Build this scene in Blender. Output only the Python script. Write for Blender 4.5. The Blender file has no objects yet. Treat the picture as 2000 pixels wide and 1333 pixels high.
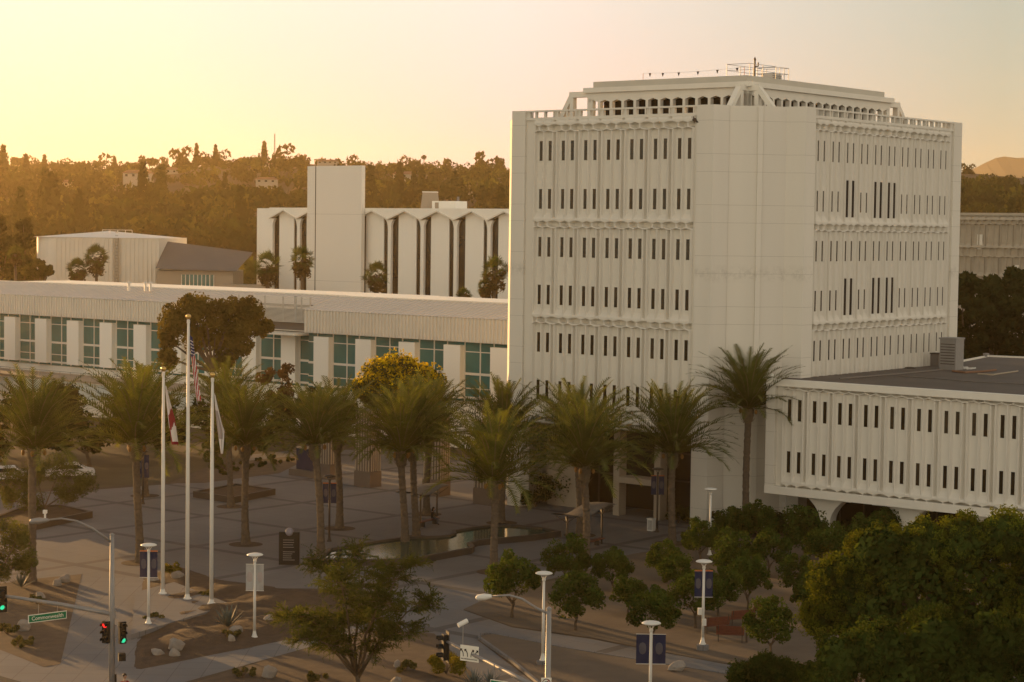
import bpy, math, random
import numpy as np
from mathutils import Matrix, Vector
random.seed(7); RNG = np.random.default_rng(7)
S = bpy.context.scene
COL = S.collection
PI = math.pi
# ---------------------------------------------------------------- camera geometry (surveyed from the photograph)
F, PITCH, ROLL, PHI, H = 3925.67, .0562, .0129, .68192, 23.6
_cp, _sp = math.cos(PITCH), math.sin(PITCH)
_fw = np.array([0, _cp, -_sp]); _up = np.array([0, _sp, _cp]); _rt = np.array([1., 0, 0])
_cr, _sr = math.cos(ROLL), math.sin(ROLL)
R2 = _rt*_cr + _up*_sr; U2 = -_rt*_sr + _up*_cr
def ray(x, y): return _fw + R2*(x-1000)/F + U2*(666.5-y)/F
def G(x, y, z=0.):                       # point at height z seen in that direction
    d = ray(x, y); p = d*((z-H)/d[2]); return np.array([p[0], p[1], z])
def D(x, y, Y):                          # point at distance Y seen in that direction
    d = ray(x, y); p = d*(Y/d[1]); return np.array([p[0], p[1], p[2]+H])
V1 = np.array([math.cos(PHI), -math.sin(PHI), 0]); V2 = np.array([math.sin(PHI), math.cos(PHI), 0])
TB = np.array([13.717, 159.447, 0])
def T(a, b, z=0.): return TB + V1*a + V2*b + np.array([0, 0, z])
def hit(x, y, O, u):                     # (offset, height) on the vertical plane through O along u
    n = np.array([u[1], -u[0], 0]); d = ray(x, y); p = d*((O@n)/(d@n)); return float((p-O)@u), float(p[2]+H)
# ---------------------------------------------------------------- materials
def nodes(m):
    m.use_nodes = True; nt = m.node_tree; return nt, nt.nodes, nt.links, nt.nodes['Principled BSDF']
def mat(name, col, rough=.75, n=.25, sc=1.2, bump=0., metal=0., spec=.15, sc2=None, coord='Object', streak=False):
    m = bpy.data.materials.new(name); nt, N, L, P = nodes(m)
    P.inputs['Roughness'].default_value = rough; P.inputs['Metallic'].default_value = metal
    P.inputs['Specular IOR Level'].default_value = spec
    tc = N.new('ShaderNodeTexCoord'); src = tc.outputs[coord]
    if streak:
        mp = N.new('ShaderNodeMapping'); mp.inputs['Scale'].default_value = (1, 1, .12); L.new(src, mp.inputs[0]); src = mp.outputs[0]
    nz = N.new('ShaderNodeTexNoise'); nz.inputs['Scale'].default_value = sc; nz.inputs['Detail'].default_value = 6
    L.new(src, nz.inputs['Vector'])
    mx = N.new('ShaderNodeMix'); mx.data_type = 'RGBA'
    c = np.array(col)
    mx.inputs[6].default_value = (*np.clip(c*(1-n), 0, 1), 1); mx.inputs[7].default_value = (*np.clip(c*(1+n), 0, 1), 1)
    L.new(nz.outputs['Fac'], mx.inputs[0]); L.new(mx.outputs[2], P.inputs['Base Color'])
    if bump:
        nb = N.new('ShaderNodeTexNoise'); nb.inputs['Scale'].default_value = sc2 or sc*6; nb.inputs['Detail'].default_value = 5
        L.new(tc.outputs[coord], nb.inputs['Vector'])
        b = N.new('ShaderNodeBump'); b.inputs['Strength'].default_value = bump; b.inputs['Distance'].default_value = .05
        L.new(nb.outputs['Fac'], b.inputs['Height']); L.new(b.outputs[0], P.inputs['Normal'])
    m['mixnode'] = mx.name
    return m
def math_(N, L, op, a, b=None):
    k = N.new('ShaderNodeMath'); k.operation = op
    for i, v in enumerate((a, b)):
        if v is None: continue
        if isinstance(v, (int, float)): k.inputs[i].default_value = v
        else: L.new(v, k.inputs[i])
    return k.outputs[0]
def joints(m, period, offs, wid=.035, dark=.30, stain=None):   # horizontal panel joints and a weathered streak
    nt, N, L, P = nodes(m); mx = N[m['mixnode']]
    tc = N.new('ShaderNodeTexCoord'); sp = N.new('ShaderNodeSeparateXYZ'); L.new(tc.outputs['Object'], sp.inputs[0])
    z = sp.outputs[2]; tot = None
    for o in offs:
        f = math_(N, L, 'LESS_THAN', math_(N, L, 'MODULO', math_(N, L, 'ADD', z, 100*period-o), period), wid)
        tot = f if tot is None else math_(N, L, 'MAXIMUM', tot, f)
    tot = math_(N, L, 'MULTIPLY', tot, dark)
    if stain:
        nz = N.new('ShaderNodeTexNoise'); nz.inputs['Scale'].default_value = 1.3; nz.inputs['Detail'].default_value = 8; nz.inputs['Roughness'].default_value = .8
        L.new(tc.outputs['Object'], nz.inputs[0])
        d = math_(N, L, 'ABSOLUTE', math_(N, L, 'SUBTRACT', z, stain))
        k = math_(N, L, 'MAXIMUM', math_(N, L, 'SUBTRACT', 1., math_(N, L, 'MULTIPLY', d, 1.3)), 0.)
        k = math_(N, L, 'MAXIMUM', math_(N, L, 'MULTIPLY', k, math_(N, L, 'SUBTRACT', nz.outputs['Fac'], .45)), 0.)
        tot = math_(N, L, 'MAXIMUM', tot, math_(N, L, 'MINIMUM', math_(N, L, 'MULTIPLY', k, 1.8), .26))
    m2 = N.new('ShaderNodeMix'); m2.data_type = 'RGBA'; m2.inputs[7].default_value = (.10, .08, .055, 1)
    L.new(tot, m2.inputs[0]); L.new(mx.outputs[2], m2.inputs[6]); L.new(m2.outputs[2], P.inputs['Base Color'])
    return m
def leafmat(name, col, n=.45, trans=.35, sc=.8, tcol=None):
    m = bpy.data.materials.new(name); m.use_nodes = True; nt = m.node_tree; N, L = nt.nodes, nt.links
    N.remove(N['Principled BSDF']); out = N['Material Output']
    tc = N.new('ShaderNodeTexCoord'); nz = N.new('ShaderNodeTexNoise'); nz.inputs['Scale'].default_value = sc; nz.inputs['Detail'].default_value = 5
    L.new(tc.outputs['Object'], nz.inputs[0])
    rp = N.new('ShaderNodeValToRGB'); c = np.array(col)
    rp.color_ramp.elements[0].position = .3; rp.color_ramp.elements[1].position = .7
    rp.color_ramp.elements[0].color = (*(c*(1-n)), 1); rp.color_ramp.elements[1].color = (*(c*(1+n)), 1)
    L.new(nz.outputs['Fac'], rp.inputs[0])
    df = N.new('ShaderNodeBsdfDiffuse'); tr = N.new('ShaderNodeBsdfTranslucent'); ms = N.new('ShaderNodeMixShader')
    ms.inputs[0].default_value = trans
    L.new(rp.outputs[0], df.inputs[0])
    tm = N.new('ShaderNodeMix'); tm.data_type = 'RGBA'; tm.blend_type = 'MULTIPLY'; tm.inputs[0].default_value = 1.; tm.inputs[7].default_value = (*(tcol or (1.6, 1.45, .5)), 1)
    L.new(rp.outputs[0], tm.inputs[6]); L.new(tm.outputs[2], tr.inputs[0])
    L.new(df.outputs[0], ms.inputs[1]); L.new(tr.outputs[0], ms.inputs[2]); L.new(ms.outputs[0], out.inputs[0])
    return m
def emit(name, col, st):
    m = bpy.data.materials.new(name); nt, N, L, P = nodes(m)
    P.inputs['Base Color'].default_value = (*[c*.3 for c in col], 1); P.inputs['Emission Color'].default_value = (*col, 1); P.inputs['Emission Strength'].default_value = st
    return m
M = dict(
    precast=mat('painted_precast', (.64, .605, .53), .8, .10, .5, .15, streak=True),
    pier=joints(mat('pier_concrete', (.64, .605, .53), .8, .09, .4, .12, streak=True), 4., (.2, 1.6), stain=20.2),
    trim2=mat('parapet_cap', (.46, .43, .365), .75, .12, .8),
    trim=mat('white_trim', (.68, .645, .565), .75, .08, .8),
    wglass=mat('dark_window', (.020, .015, .010), .12, .5, .35, spec=.38),
    wglass2=mat('brown_window', (.035, .026, .016), .2, .5, .35, spec=.38), wglass3=mat('blind_window', (.06, .048, .034), .5, .3, .35),
    paleblue=mat('pale_panel', (.50, .55, .53), .4, .1, .3),
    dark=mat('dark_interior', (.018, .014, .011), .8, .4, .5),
    roofgrav=mat('roof_gravel', (.11, .095, .085), .95, .3, .25, .4),
    tealglass=mat('teal_glass', (.045, .150, .140), .15, .45, .3, spec=.5),  # strong tone noise painted in to look like uneven reflections in the panes
    corr=mat('corrugated_metal', (.66, .62, .54), .55, .07, .4),
    roofm=mat('standing_seam', (.54, .50, .45), .5, .1, .4),
    white=mat('white_stucco', (.80, .775, .70), .8, .06, .3, streak=True),
    stair=joints(mat('stair_tower_panel', (.76, .72, .64), .8, .05, .25, streak=True), 11.3, (2.9,), .07),
    grey=mat('grey_roof', (.16, .14, .125), .7, .12, .2),
    tan=mat('tan_wall', (.35, .29, .22), .85, .12, .3),
    brownm=mat('ribbed_pylon', (.13, .10, .08), .6, .2, .8),
    steelw=mat('white_paint', (.62, .60, .55), .45, .06, 2.),
    galv=mat('galvanised_steel', (.24, .23, .22), .5, .15, 2., metal=.3),
    darkst=mat('dark_bronze', (.06, .045, .035), .5, .2, 2.),
    black=mat('black_housing', (.012, .012, .011), .5, .3, 3.),
    gold=mat('gold_finial', (.55, .36, .12), .3, .1, 3., metal=.9),
    trunk=mat('palm_trunk', (.105, .08, .058), .95, .45, 5., .9, sc2=14),
    bark=mat('bark', (.10, .072, .048), .95, .4, 4., .6),
    boots=mat('palm_boots', (.13, .10, .065), .95, .5, 6., .8),
    fruit=mat('date_stalk', (.22, .11, .03), .7, .3, 4.),
    soil=mat('soil', (.10, .072, .05), .98, .4, 1.3, .5),
    mulch=mat('mulch', (.072, .05, .034), .98, .5, 1.5, .8),
    dirt=mat('decomposed_granite', (.120, .092, .068), .98, .28, .5, .35),
    dryland=mat('dry_ground', (.085, .062, .042), .98, .35, .05, .3),
    lawn=mat('thin_lawn', (.085, .065, .036), .98, .35, .3, .4),
    asphalt=mat('asphalt', (.05, .047, .044), .9, .25, .6, .2),
    rock=mat('boulder', (.24, .21, .18), .95, .3, 2., .7),
    bench=mat('bench_redwood', (.13, .045, .028), .6, .3, 4.),
    rim=mat('pool_rim', (.06, .047, .038), .6, .25, 1.),
    navy=mat('navy_banner', (.022, .026, .06), .8, .3, 1.5),
    orange=mat('orange_hem', (.42, .12, .03), .8, .1, 2.),
    pale=mat('pale_print', (.085, .08, .095), .8, .35, 1.6),
    lightprint=mat('light_print', (.36, .35, .33), .8, .5, 1.6),
    green=mat('sign_green', (.012, .16, .07), .4, .08, 2.),
    signw=mat('sign_white', (.72, .68, .58), .5, .05, 2.),
    signk=mat('sign_black', (.012, .012, .012), .5, .2, 2.),
    red=mat('sign_red', (.38, .03, .025), .5, .1, 2.),
    maroon=mat('flag_maroon', (.23, .025, .03), .85, .2, 3.),
    fwhite=mat('flag_white', (.62, .58, .55), .85, .1, 2.),
    fgrey=mat('flag_grey', (.36, .31, .29), .85, .2, 1.5),
    fblue=mat('flag_blue', (.025, .035, .12), .85, .2, 3.),
    fred=mat('flag_red', (.34, .03, .03), .85, .15, 3.),
    skin=mat('skin', (.35, .2, .13), .6, .1, 5.),
    hair=mat('dark_hair', (.015, .011, .009), .6, .2, 8.),
    redcloth=mat('red_shirt', (.22, .02, .018), .85, .2, 4.),
    darkcloth=mat('dark_cloth', (.028, .022, .022), .85, .3, 4.),
    denim=mat('denim', (.05, .06, .085), .85, .3, 4.),
    carw=mat('car_paint', (.6, .59, .57), .25, .03, 1., spec=.5),
    rubber=mat('rubber', (.015, .015, .015), .9, .2, 3.),
    glassp=mat('car_glass', (.02, .022, .024), .08, .2, 1., spec=.5),
    canopy=mat('canopy_mesh', (.16, .14, .12), .6, .3, 3.),
    house=mat('pale_house', (.36, .32, .26), .9, .15, .2),
    tile=mat('tile_roof', (.22, .12, .075), .9, .25, .3),
    sphere=mat('stone_globe', (.22, .2, .22), .5, .5, 3.),
    l_palm=leafmat('palm_frond', (.078, .090, .026), .4, .3),
    l_palm2=leafmat('palm_frond_tip', (.092, .102, .026), .4, .32),
    l_fan=leafmat('fan_palm_leaf', (.06, .075, .02), .4, .3),
    l_skirt=leafmat('dead_fronds', (.075, .055, .025), .4, .3),
    l_citrus=leafmat('citrus_leaf', (.046, .068, .014), .45, .3, 1.),
    l_big=leafmat('conifer_leaf', (.080, .092, .012), .55, .35, .5),
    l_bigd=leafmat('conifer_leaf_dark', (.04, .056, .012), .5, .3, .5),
    l_verde=leafmat('wispy_leaf', (.075, .085, .026), .4, .35, .7),
    l_yel=leafmat('yellow_blossom', (.46, .37, .012), .5, .4, 1., (1.3, 1.1, .4)),
    l_euc=leafmat('brown_green_leaf', (.095, .078, .022), .5, .4, .5),
    l_euc2=leafmat('deep_green_leaf', (.055, .062, .018), .45, .3, .6),
    l_bigd2=leafmat('conifer_leaf_deep', (.036, .05, .011), .5, .3, .5),  # darker green for the lower conifer and the conifer shrub
    l_dark2=leafmat('dense_dark_leaf', (.034, .038, .012), .45, .25, .12),
    l_red=leafmat('reddish_leaf', (.075, .045, .025), .4, .3, .5),
    l_hedge=leafmat('hedge_leaf', (.035, .042, .013), .5, .25, 1.),
    l_dark=leafmat('dark_tree_leaf', (.028, .032, .011), .45, .25, .25),
    l_hill=leafmat('hill_tree_leaf', (.029, .034, .009), .5, .22, .05),
    l_hill2=leafmat('hill_tree_leaf_light', (.066, .066, .016), .4, .3, .05),
    agave=mat('agave_leaf', (.10, .115, .10), .7, .25, 3.),
    shrub=leafmat('dry_shrub', (.085, .078, .03), .4, .3, 1.5),
    yshrub=leafmat('yellow_green_shrub', (.12, .105, .016), .45, .35, 1.2),
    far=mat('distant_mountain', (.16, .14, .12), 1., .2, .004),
)
def water_mat():
    m = mat('pool_water', (.022, .055, .038), .07, .3, .3, .12, spec=.22, sc2=3.); return m
M['water'] = water_mat()
def plaza_mat():
    m = mat('plaza_concrete', (.150, .145, .144), .85, .16, .22, .12); nt, N, L, P = nodes(m); mx = N[m['mixnode']]
    tc = N.new('ShaderNodeTexCoord'); mp = N.new('ShaderNodeMapping'); mp.inputs['Rotation'].default_value = (0, 0, PHI); L.new(tc.outputs['Object'], mp.inputs[0])
    cur = mx.outputs[2]
    for sc, mort, dk in ((1/11., .035, .62), (1/2.6, .012, .8)):
        br = N.new('ShaderNodeTexBrick'); br.offset = 0. if sc < .2 else .5; br.inputs['Scale'].default_value = sc
        br.inputs['Brick Width'].default_value = 1.; br.inputs['Row Height'].default_value = 1.; br.inputs['Mortar Size'].default_value = mort
        br.inputs['Color1'].default_value = (1, 1, 1, 1); br.inputs['Color2'].default_value = (.93, .93, .93, 1); br.inputs['Mortar'].default_value = (dk, dk*.96, dk*.94, 1)
        L.new(mp.outputs[0], br.inputs[0])
        k = N.new('ShaderNodeMix'); k.data_type = 'RGBA'; k.blend_type = 'MULTIPLY'; k.inputs[0].default_value = 1.
        L.new(cur, k.inputs[6]); L.new(br.outputs[0], k.inputs[7]); cur = k.outputs[2]
    L.new(cur, P.inputs['Base Color']); return m
M['plaza'] = plaza_mat()
def walk_mat():
    m = mat('sidewalk_concrete', (.150, .146, .146), .85, .12, .4, .1); nt, N, L, P = nodes(m); mx = N[m['mixnode']]
    tc = N.new('ShaderNodeTexCoord'); br = N.new('ShaderNodeTexBrick'); br.offset = 0; br.inputs['Scale'].default_value = 1/1.6
    br.inputs['Brick Width'].default_value = 1.; br.inputs['Row Height'].default_value = 1.; br.inputs['Mortar Size'].default_value = .012
    br.inputs['Color1'].default_value = (1, 1, 1, 1); br.inputs['Color2'].default_value = (.92, .92, .92, 1); br.inputs['Mortar'].default_value = (.6, .58, .56, 1)
    L.new(tc.outputs['Object'], br.inputs[0]); k = N.new('ShaderNodeMix'); k.data_type = 'RGBA'; k.blend_type = 'MULTIPLY'; k.inputs[0].default_value = 1.
    L.new(mx.outputs[2], k.inputs[6]); L.new(br.outputs[0], k.inputs[7]); L.new(k.outputs[2], P.inputs['Base Color']); return m
M['walk'] = walk_mat()
# ---------------------------------------------------------------- mesh building
class MB:
    def __init__(s): s.v = []; s.f = []
    def add(s, vs, fs):
        o = len(s.v); s.v += [tuple(map(float, p)) for p in vs]; s.f += [tuple(o+i for i in f) for f in fs]; return s
    def obox(s, c, ax, ay, az):          # centre and three half-axis vectors
        c, ax, ay, az = map(np.asarray, (c, ax, ay, az)); p = [c+i*ax+j*ay+k*az for k in (-1, 1) for j in (-1, 1) for i in (-1, 1)]
        return s.add(p, [(0, 2, 3, 1), (4, 5, 7, 6), (0, 1, 5, 4), (2, 6, 7, 3), (0, 4, 6, 2), (1, 3, 7, 5)])
    def box(s, x0, x1, y0, y1, z0, z1):
        return s.obox(((x0+x1)/2, (y0+y1)/2, (z0+z1)/2), ((x1-x0)/2, 0, 0), (0, (y1-y0)/2, 0), (0, 0, (z1-z0)/2))
    def prism(s, poly, z0, z1):          # polygon of xy points
        n = len(poly); p = [(q[0], q[1], z0) for q in poly]+[(q[0], q[1], z1) for q in poly]
        ar = sum(poly[i][0]*poly[(i+1) % n][1]-poly[(i+1) % n][0]*poly[i][1] for i in range(n))
        fs = [tuple(range(n))[::-1], tuple(range(n, 2*n))]+[(i, (i+1) % n, n+(i+1) % n, n+i) for i in range(n)]
        if ar < 0: fs = [f[::-1] for f in fs]
        return s.add(p, fs)
    def sheet(s, poly, z):
        return s.add([(q[0], q[1], z) for q in poly], [tuple(range(len(poly)))])
    def tube(s, pts, rad, n=8, cap=True):
        pts = [np.asarray(p, float) for p in pts]; k = len(pts); rad = rad if hasattr(rad, '__len__') else [rad]*k
        o = len(s.v); ref = None
        for i, p in enumerate(pts):
            t = pts[min(i+1, k-1)]-pts[max(i-1, 0)]; t /= (np.linalg.norm(t)+1e-9)
            if ref is None: ref = np.array([1., 0, 0]) if abs(t[0]) < .8 else np.array([0, 1., 0])
            a = np.cross(t, ref); a /= np.linalg.norm(a); b = np.cross(t, a); ref = np.cross(a, t); ref = -ref if ref@ref < 0 else ref
            for j in range(n):
                w = 2*PI*j/n; s.v.append(tuple(p+rad[i]*(a*math.cos(w)+b*math.sin(w))))
        for i in range(k-1):
            for j in range(n):
                s.f.append((o+i*n+j, o+i*n+(j+1) % n, o+(i+1)*n+(j+1) % n, o+(i+1)*n+j))
        if cap: s.f += [tuple(o+j for j in range(n))[::-1], tuple(o+(k-1)*n+j for j in range(n))]
        return s
    def lathe(s, c, prof, n=12):         # prof: (radius, z)
        return s.tube([(c[0], c[1], c[2]+z) for r, z in prof], [max(r, .001) for r, z in prof], n)
    def ball(s, c, r, n=10, sz=(1, 1, 1)):
        k = n//2+1; o = len(s.v)
        for i in range(k+1):
            a = PI*i/k
            for j in range(n):
                b = 2*PI*j/n; s.v.append((c[0]+r*sz[0]*math.sin(a)*math.cos(b), c[1]+r*sz[1]*math.sin(a)*math.sin(b), c[2]+r*sz[2]*math.cos(a)))
        for i in range(k):
            for j in range(n): s.f.append((o+i*n+j, o+(i+1)*n+j, o+(i+1)*n+(j+1) % n, o+i*n+(j+1) % n))
        return s
    def build(s, name, m, parent=None, off=(0, 0, 0), smooth=False, **kw):
        return np_mesh(name, np.array(s.v, float).reshape(-1, 3)-np.array(off), s.f, m, parent, smooth, **kw)
def link(o, parent=None):
    COL.objects.link(o)
    if parent: o.parent = parent
    return o
def np_mesh(name, v, f, m, parent=None, smooth=False, label=None, cat=None, group=None, kind=None):
    me = bpy.data.meshes.new(name)
    if isinstance(f, np.ndarray):
        k = f.shape[1]; me.vertices.add(len(v)); me.vertices.foreach_set('co', np.ascontiguousarray(v, dtype=np.float32).ravel())
        me.loops.add(f.size); me.loops.foreach_set('vertex_index', f.astype(np.int32).ravel())
        me.polygons.add(len(f)); me.polygons.foreach_set('loop_start', np.arange(0, f.size, k, dtype=np.int32))
        me.polygons.foreach_set('loop_total', np.full(len(f), k, dtype=np.int32)); me.update(calc_edges=True); me.validate()
    else:
        me.from_pydata([tuple(p) for p in v], [], f); me.update()
    if smooth: me.polygons.foreach_set('use_smooth', [True]*len(me.polygons))
    for k in (m if isinstance(m, (list, tuple)) else [m]): me.materials.append(M[k] if isinstance(k, str) else k)
    o = bpy.data.objects.new(name, me); link(o, parent); tag(o, label, cat, group, kind); return o
def tag(o, label=None, cat=None, group=None, kind=None):
    for k, v in (('label', label), ('category', cat), ('group', group), ('kind', kind)):
        if v: o[k] = v
    return o
def thing(name, label, cat, loc=(0, 0, 0), rz=0., group=None):
    o = bpy.data.objects.new(name, None); link(o); o.location = tuple(map(float, loc)); o.rotation_euler = (0, 0, rz); o.empty_display_size = .3
    return tag(o, label, cat, group)
def struct(mb, name, m, label=None, **k): return mb.build(name, m, kind='structure', label=label, **k)
def dup(root, loc, rz=0., label=None, sc=1.):
    r = root.copy(); link(r); r.location = tuple(map(float, loc)); r.rotation_euler = (0, 0, rz); r.scale = (sc,)*3 if not hasattr(sc, '__len__') else sc
    if label: r['label'] = label
    for c in list(root.children):
        d = c.copy(); link(d, r)
        for g in list(c.children):
            e = g.copy(); link(e, d)
    return r
def px(poly, z=0.): return [G(x, y, z)[:2] for x, y in poly]
ORD = 'first second third fourth fifth sixth seventh eighth ninth tenth eleventh twelfth thirteenth fourteenth fifteenth sixteenth seventeenth eighteenth nineteenth twentieth twenty-first twenty-second twenty-third twenty-fourth twenty-fifth twenty-sixth twenty-seventh twenty-eighth twenty-ninth thirtieth thirty-first thirty-second thirty-third thirty-fourth thirty-fifth thirty-sixth'.split()
# ---------------------------------------------------------------- leaves
def rnd_dirs(n):
    d = RNG.normal(size=(n, 3)); return d/np.linalg.norm(d, axis=1)[:, None]
def leaf_quads(pos, nor, size, asp=.55):  # one rhombic leaf per position, facing roughly along nor
    n = len(pos); nor = nor/np.linalg.norm(nor, axis=1)[:, None]
    a = np.cross(nor, rnd_dirs(n)); a /= np.linalg.norm(a, axis=1)[:, None]; b = np.cross(nor, a)
    s = size[:, None] if hasattr(size, '__len__') else size
    v = np.stack([pos+a*s, pos+b*s*asp, pos-a*s, pos-b*s*asp], 1).reshape(-1, 3)
    return v, np.arange(4*n).reshape(-1, 4)
def puff(centers, radii, per, size, squash=.85, shell=.55, jit=.8, asp=.55):
    P_, N_, S_ = [], [], []
    for c, r in zip(centers, radii):
        d = rnd_dirs(per); q = r*(shell+(1-shell)*RNG.random(per)**.6)
        P_.append(np.array(c)+d*q[:, None]*np.array([1, 1, squash])); N_.append(d+RNG.normal(size=(per, 3))*jit); S_.append(size*(.6+.8*RNG.random(per)))
    return leaf_quads(np.concatenate(P_), np.concatenate(N_), np.concatenate(S_), asp)
def join(*vf):
    o = 0; V, Fc = [], []
    for v, f in vf: V.append(v); Fc.append(f+o); o += len(v)
    return np.concatenate(V), np.concatenate(Fc)
def crown_clumps(R, zc, n, rr, squash=.8, bottom=-.5):   # clump centres spread over an uneven ellipsoid
    c, r = [], []
    while len(c) < n:
        d = rnd_dirs(1)[0]
        if d[2] < bottom: continue
        q = R*(.55+.45*random.random()**.5)*(1+.12*math.sin(3*math.atan2(d[1], d[0])+R))
        c.append((d[0]*q, d[1]*q, zc+d[2]*q*squash)); r.append(rr*(.65+.7*random.random()))
    return c, r
# ================================================================ camera, light, sky, air
cam = bpy.data.cameras.new('camera'); cam.sensor_width = 36; cam.lens = F*36/2000; cam.clip_end = 14000; cam.clip_start = 1
co = bpy.data.objects.new('camera', cam); link(co)
co.matrix_world = Matrix(((R2[0], U2[0], -_fw[0], 0), (R2[1], U2[1], -_fw[1], 0), (R2[2], U2[2], -_fw[2], H), (0, 0, 0, 1)))
S.camera = co
SUN_AZ, SUN_EL = math.radians(-39), math.radians(4.8)
sd = Vector((math.sin(SUN_AZ)*math.cos(SUN_EL), math.cos(SUN_AZ)*math.cos(SUN_EL), math.sin(SUN_EL)))
sl = bpy.data.lights.new('sun', 'SUN'); sl.energy = 5.; sl.angle = math.radians(.6); sl.color = (1., .56, .21)
so = bpy.data.objects.new('sun', sl); link(so); so.rotation_euler = (-sd).to_track_quat('-Z', 'Y').to_euler()
SKY = dict(k=.435, anti=(1.2, 1.04, .80), rear=(2.05, 1.73, 1.24), rear_up=(2.0, 1.76, 1.36), side=(1.7, 1.38, .92), right=(.54, .56, .42), mid=(.74, .64, .68), left=(.80, .70, .60), sun=(1., .85, .5),
    anti_up=(1.2, 1.07, .87), right_up=(.46, .53, .47), mid_up=(.82, .82, .80), left_up=(.92, .85, .79),
    fall=[(0., (1, 1, 1)), (.16, (1, 1, 1)), (.30, (.74, .74, .75)), (.5, (.46, .47, .50)), (1., (.24, .255, .30))])
W = bpy.data.worlds.new('World'); S.world = W; W.use_nodes = True
N, L = W.node_tree.nodes, W.node_tree.links
bg = N['Background']; sky = N.new('ShaderNodeTexSky'); sky.sky_type = 'NISHITA'; sky.sun_disc = False
sky.sun_elevation = SUN_EL; sky.sun_rotation = SUN_AZ; sky.air_density = 1.; sky.dust_density = 4.5; sky.ozone_density = .6; sky.altitude = 80
# hazy evening sky: the Nishita sky plus a bright band of haze along the horizon, warmest towards the sun
def nd(t, **k):
    n_ = N.new(t)
    for a_, v_ in k.items(): setattr(n_, a_, v_)
    return n_
def ramp(fac, stops):
    r_ = N.new('ShaderNodeValToRGB'); e = r_.color_ramp.elements
    while len(e) < len(stops): e.new(.5)
    for i_, (p_, c_) in enumerate(stops): e[i_].position = p_; e[i_].color = (*c_, 1)
    L.new(fac, r_.inputs[0]); return r_.outputs[0]
gc = nd('ShaderNodeTexCoord'); sp = nd('ShaderNodeSeparateXYZ'); L.new(gc.outputs['Generated'], sp.inputs[0])
hv_ = nd('ShaderNodeCombineXYZ'); L.new(sp.outputs[0], hv_.inputs[0]); L.new(sp.outputs[1], hv_.inputs[1])
nm_ = nd('ShaderNodeVectorMath', operation='NORMALIZE'); L.new(hv_.outputs[0], nm_.inputs[0])
dt = nd('ShaderNodeVectorMath', operation='DOT_PRODUCT'); L.new(nm_.outputs[0], dt.inputs[0]); dt.inputs[1].default_value = (math.sin(SUN_AZ), math.cos(SUN_AZ), 0)
az = nd('ShaderNodeMath', operation='MULTIPLY_ADD'); L.new(dt.outputs['Value'], az.inputs[0]); az.inputs[1].default_value = .5; az.inputs[2].default_value = .5
low = ramp(az.outputs[0], [(0., SKY['anti']), (.25, SKY['rear']), (.5, SKY['side']), (.805, SKY['right']), (.89, SKY['mid']), (.95, SKY['left']), (1., SKY['sun'])])
up_ = ramp(az.outputs[0], [(0., SKY['anti_up']), (.25, SKY['rear_up']), (.805, SKY['right_up']), (.89, SKY['mid_up']), (.95, SKY['left_up']), (1., SKY['left_up'])])
el = nd('ShaderNodeMath', operation='MAXIMUM'); L.new(sp.outputs[2], el.inputs[0]); el.inputs[1].default_value = 0.
t1 = ramp(el.outputs[0], [(0., (0, 0, 0)), (.03, (.08, .08, .08)), (.115, (1, 1, 1)), (1., (1, 1, 1))])
m1 = nd('ShaderNodeMix', data_type='RGBA'); L.new(t1, m1.inputs[0]); L.new(low, m1.inputs[6]); L.new(up_, m1.inputs[7])
fall = ramp(el.outputs[0], SKY['fall'])
m2 = nd('ShaderNodeMix', data_type='RGBA', blend_type='MULTIPLY'); m2.inputs[0].default_value = 1.; L.new(m1.outputs[2], m2.inputs[6]); L.new(fall, m2.inputs[7])
bg2 = nd('ShaderNodeBackground'); L.new(m2.outputs[2], bg2.inputs[0]); bg2.inputs[1].default_value = SKY['k']
L.new(sky.outputs[0], bg.inputs[0]); bg.inputs[1].default_value = .004
ad = nd('ShaderNodeAddShader'); L.new(bg.outputs[0], ad.inputs[0]); L.new(bg2.outputs[0], ad.inputs[1]); L.new(ad.outputs[0], N['World Output'].inputs[0])
hz = MB().box(-1500, 4200, -60, 5400, -1.5, 235)
hm = bpy.data.materials.new('evening_haze'); hm.use_nodes = True; hn = hm.node_tree.nodes; hn.remove(hn['Principled BSDF'])
pv = hn.new('ShaderNodeVolumePrincipled'); pv.inputs['Color'].default_value = (.98, .74, .38, 1); pv.inputs['Density'].default_value = .00009; pv.inputs['Anisotropy'].default_value = .70
hm.node_tree.links.new(pv.outputs[0], hn['Material Output'].inputs['Volume'])
hz.build('haze', hm, kind='stuff', label='golden evening haze thickening towards the hills')
V = S.view_settings; V.view_transform = 'Standard'; V.look = 'None'; V.exposure = 1.2; V.gamma = 1; V.use_curve_mapping = False
S.cycles.use_denoising = True; S.cycles.max_bounces = 6; S.cycles.diffuse_bounces = 3; S.cycles.glossy_bounces = 3; S.cycles.transmission_bounces = 3; S.cycles.volume_bounces = 1
S.cycles.sample_clamp_indirect = 6.
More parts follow.
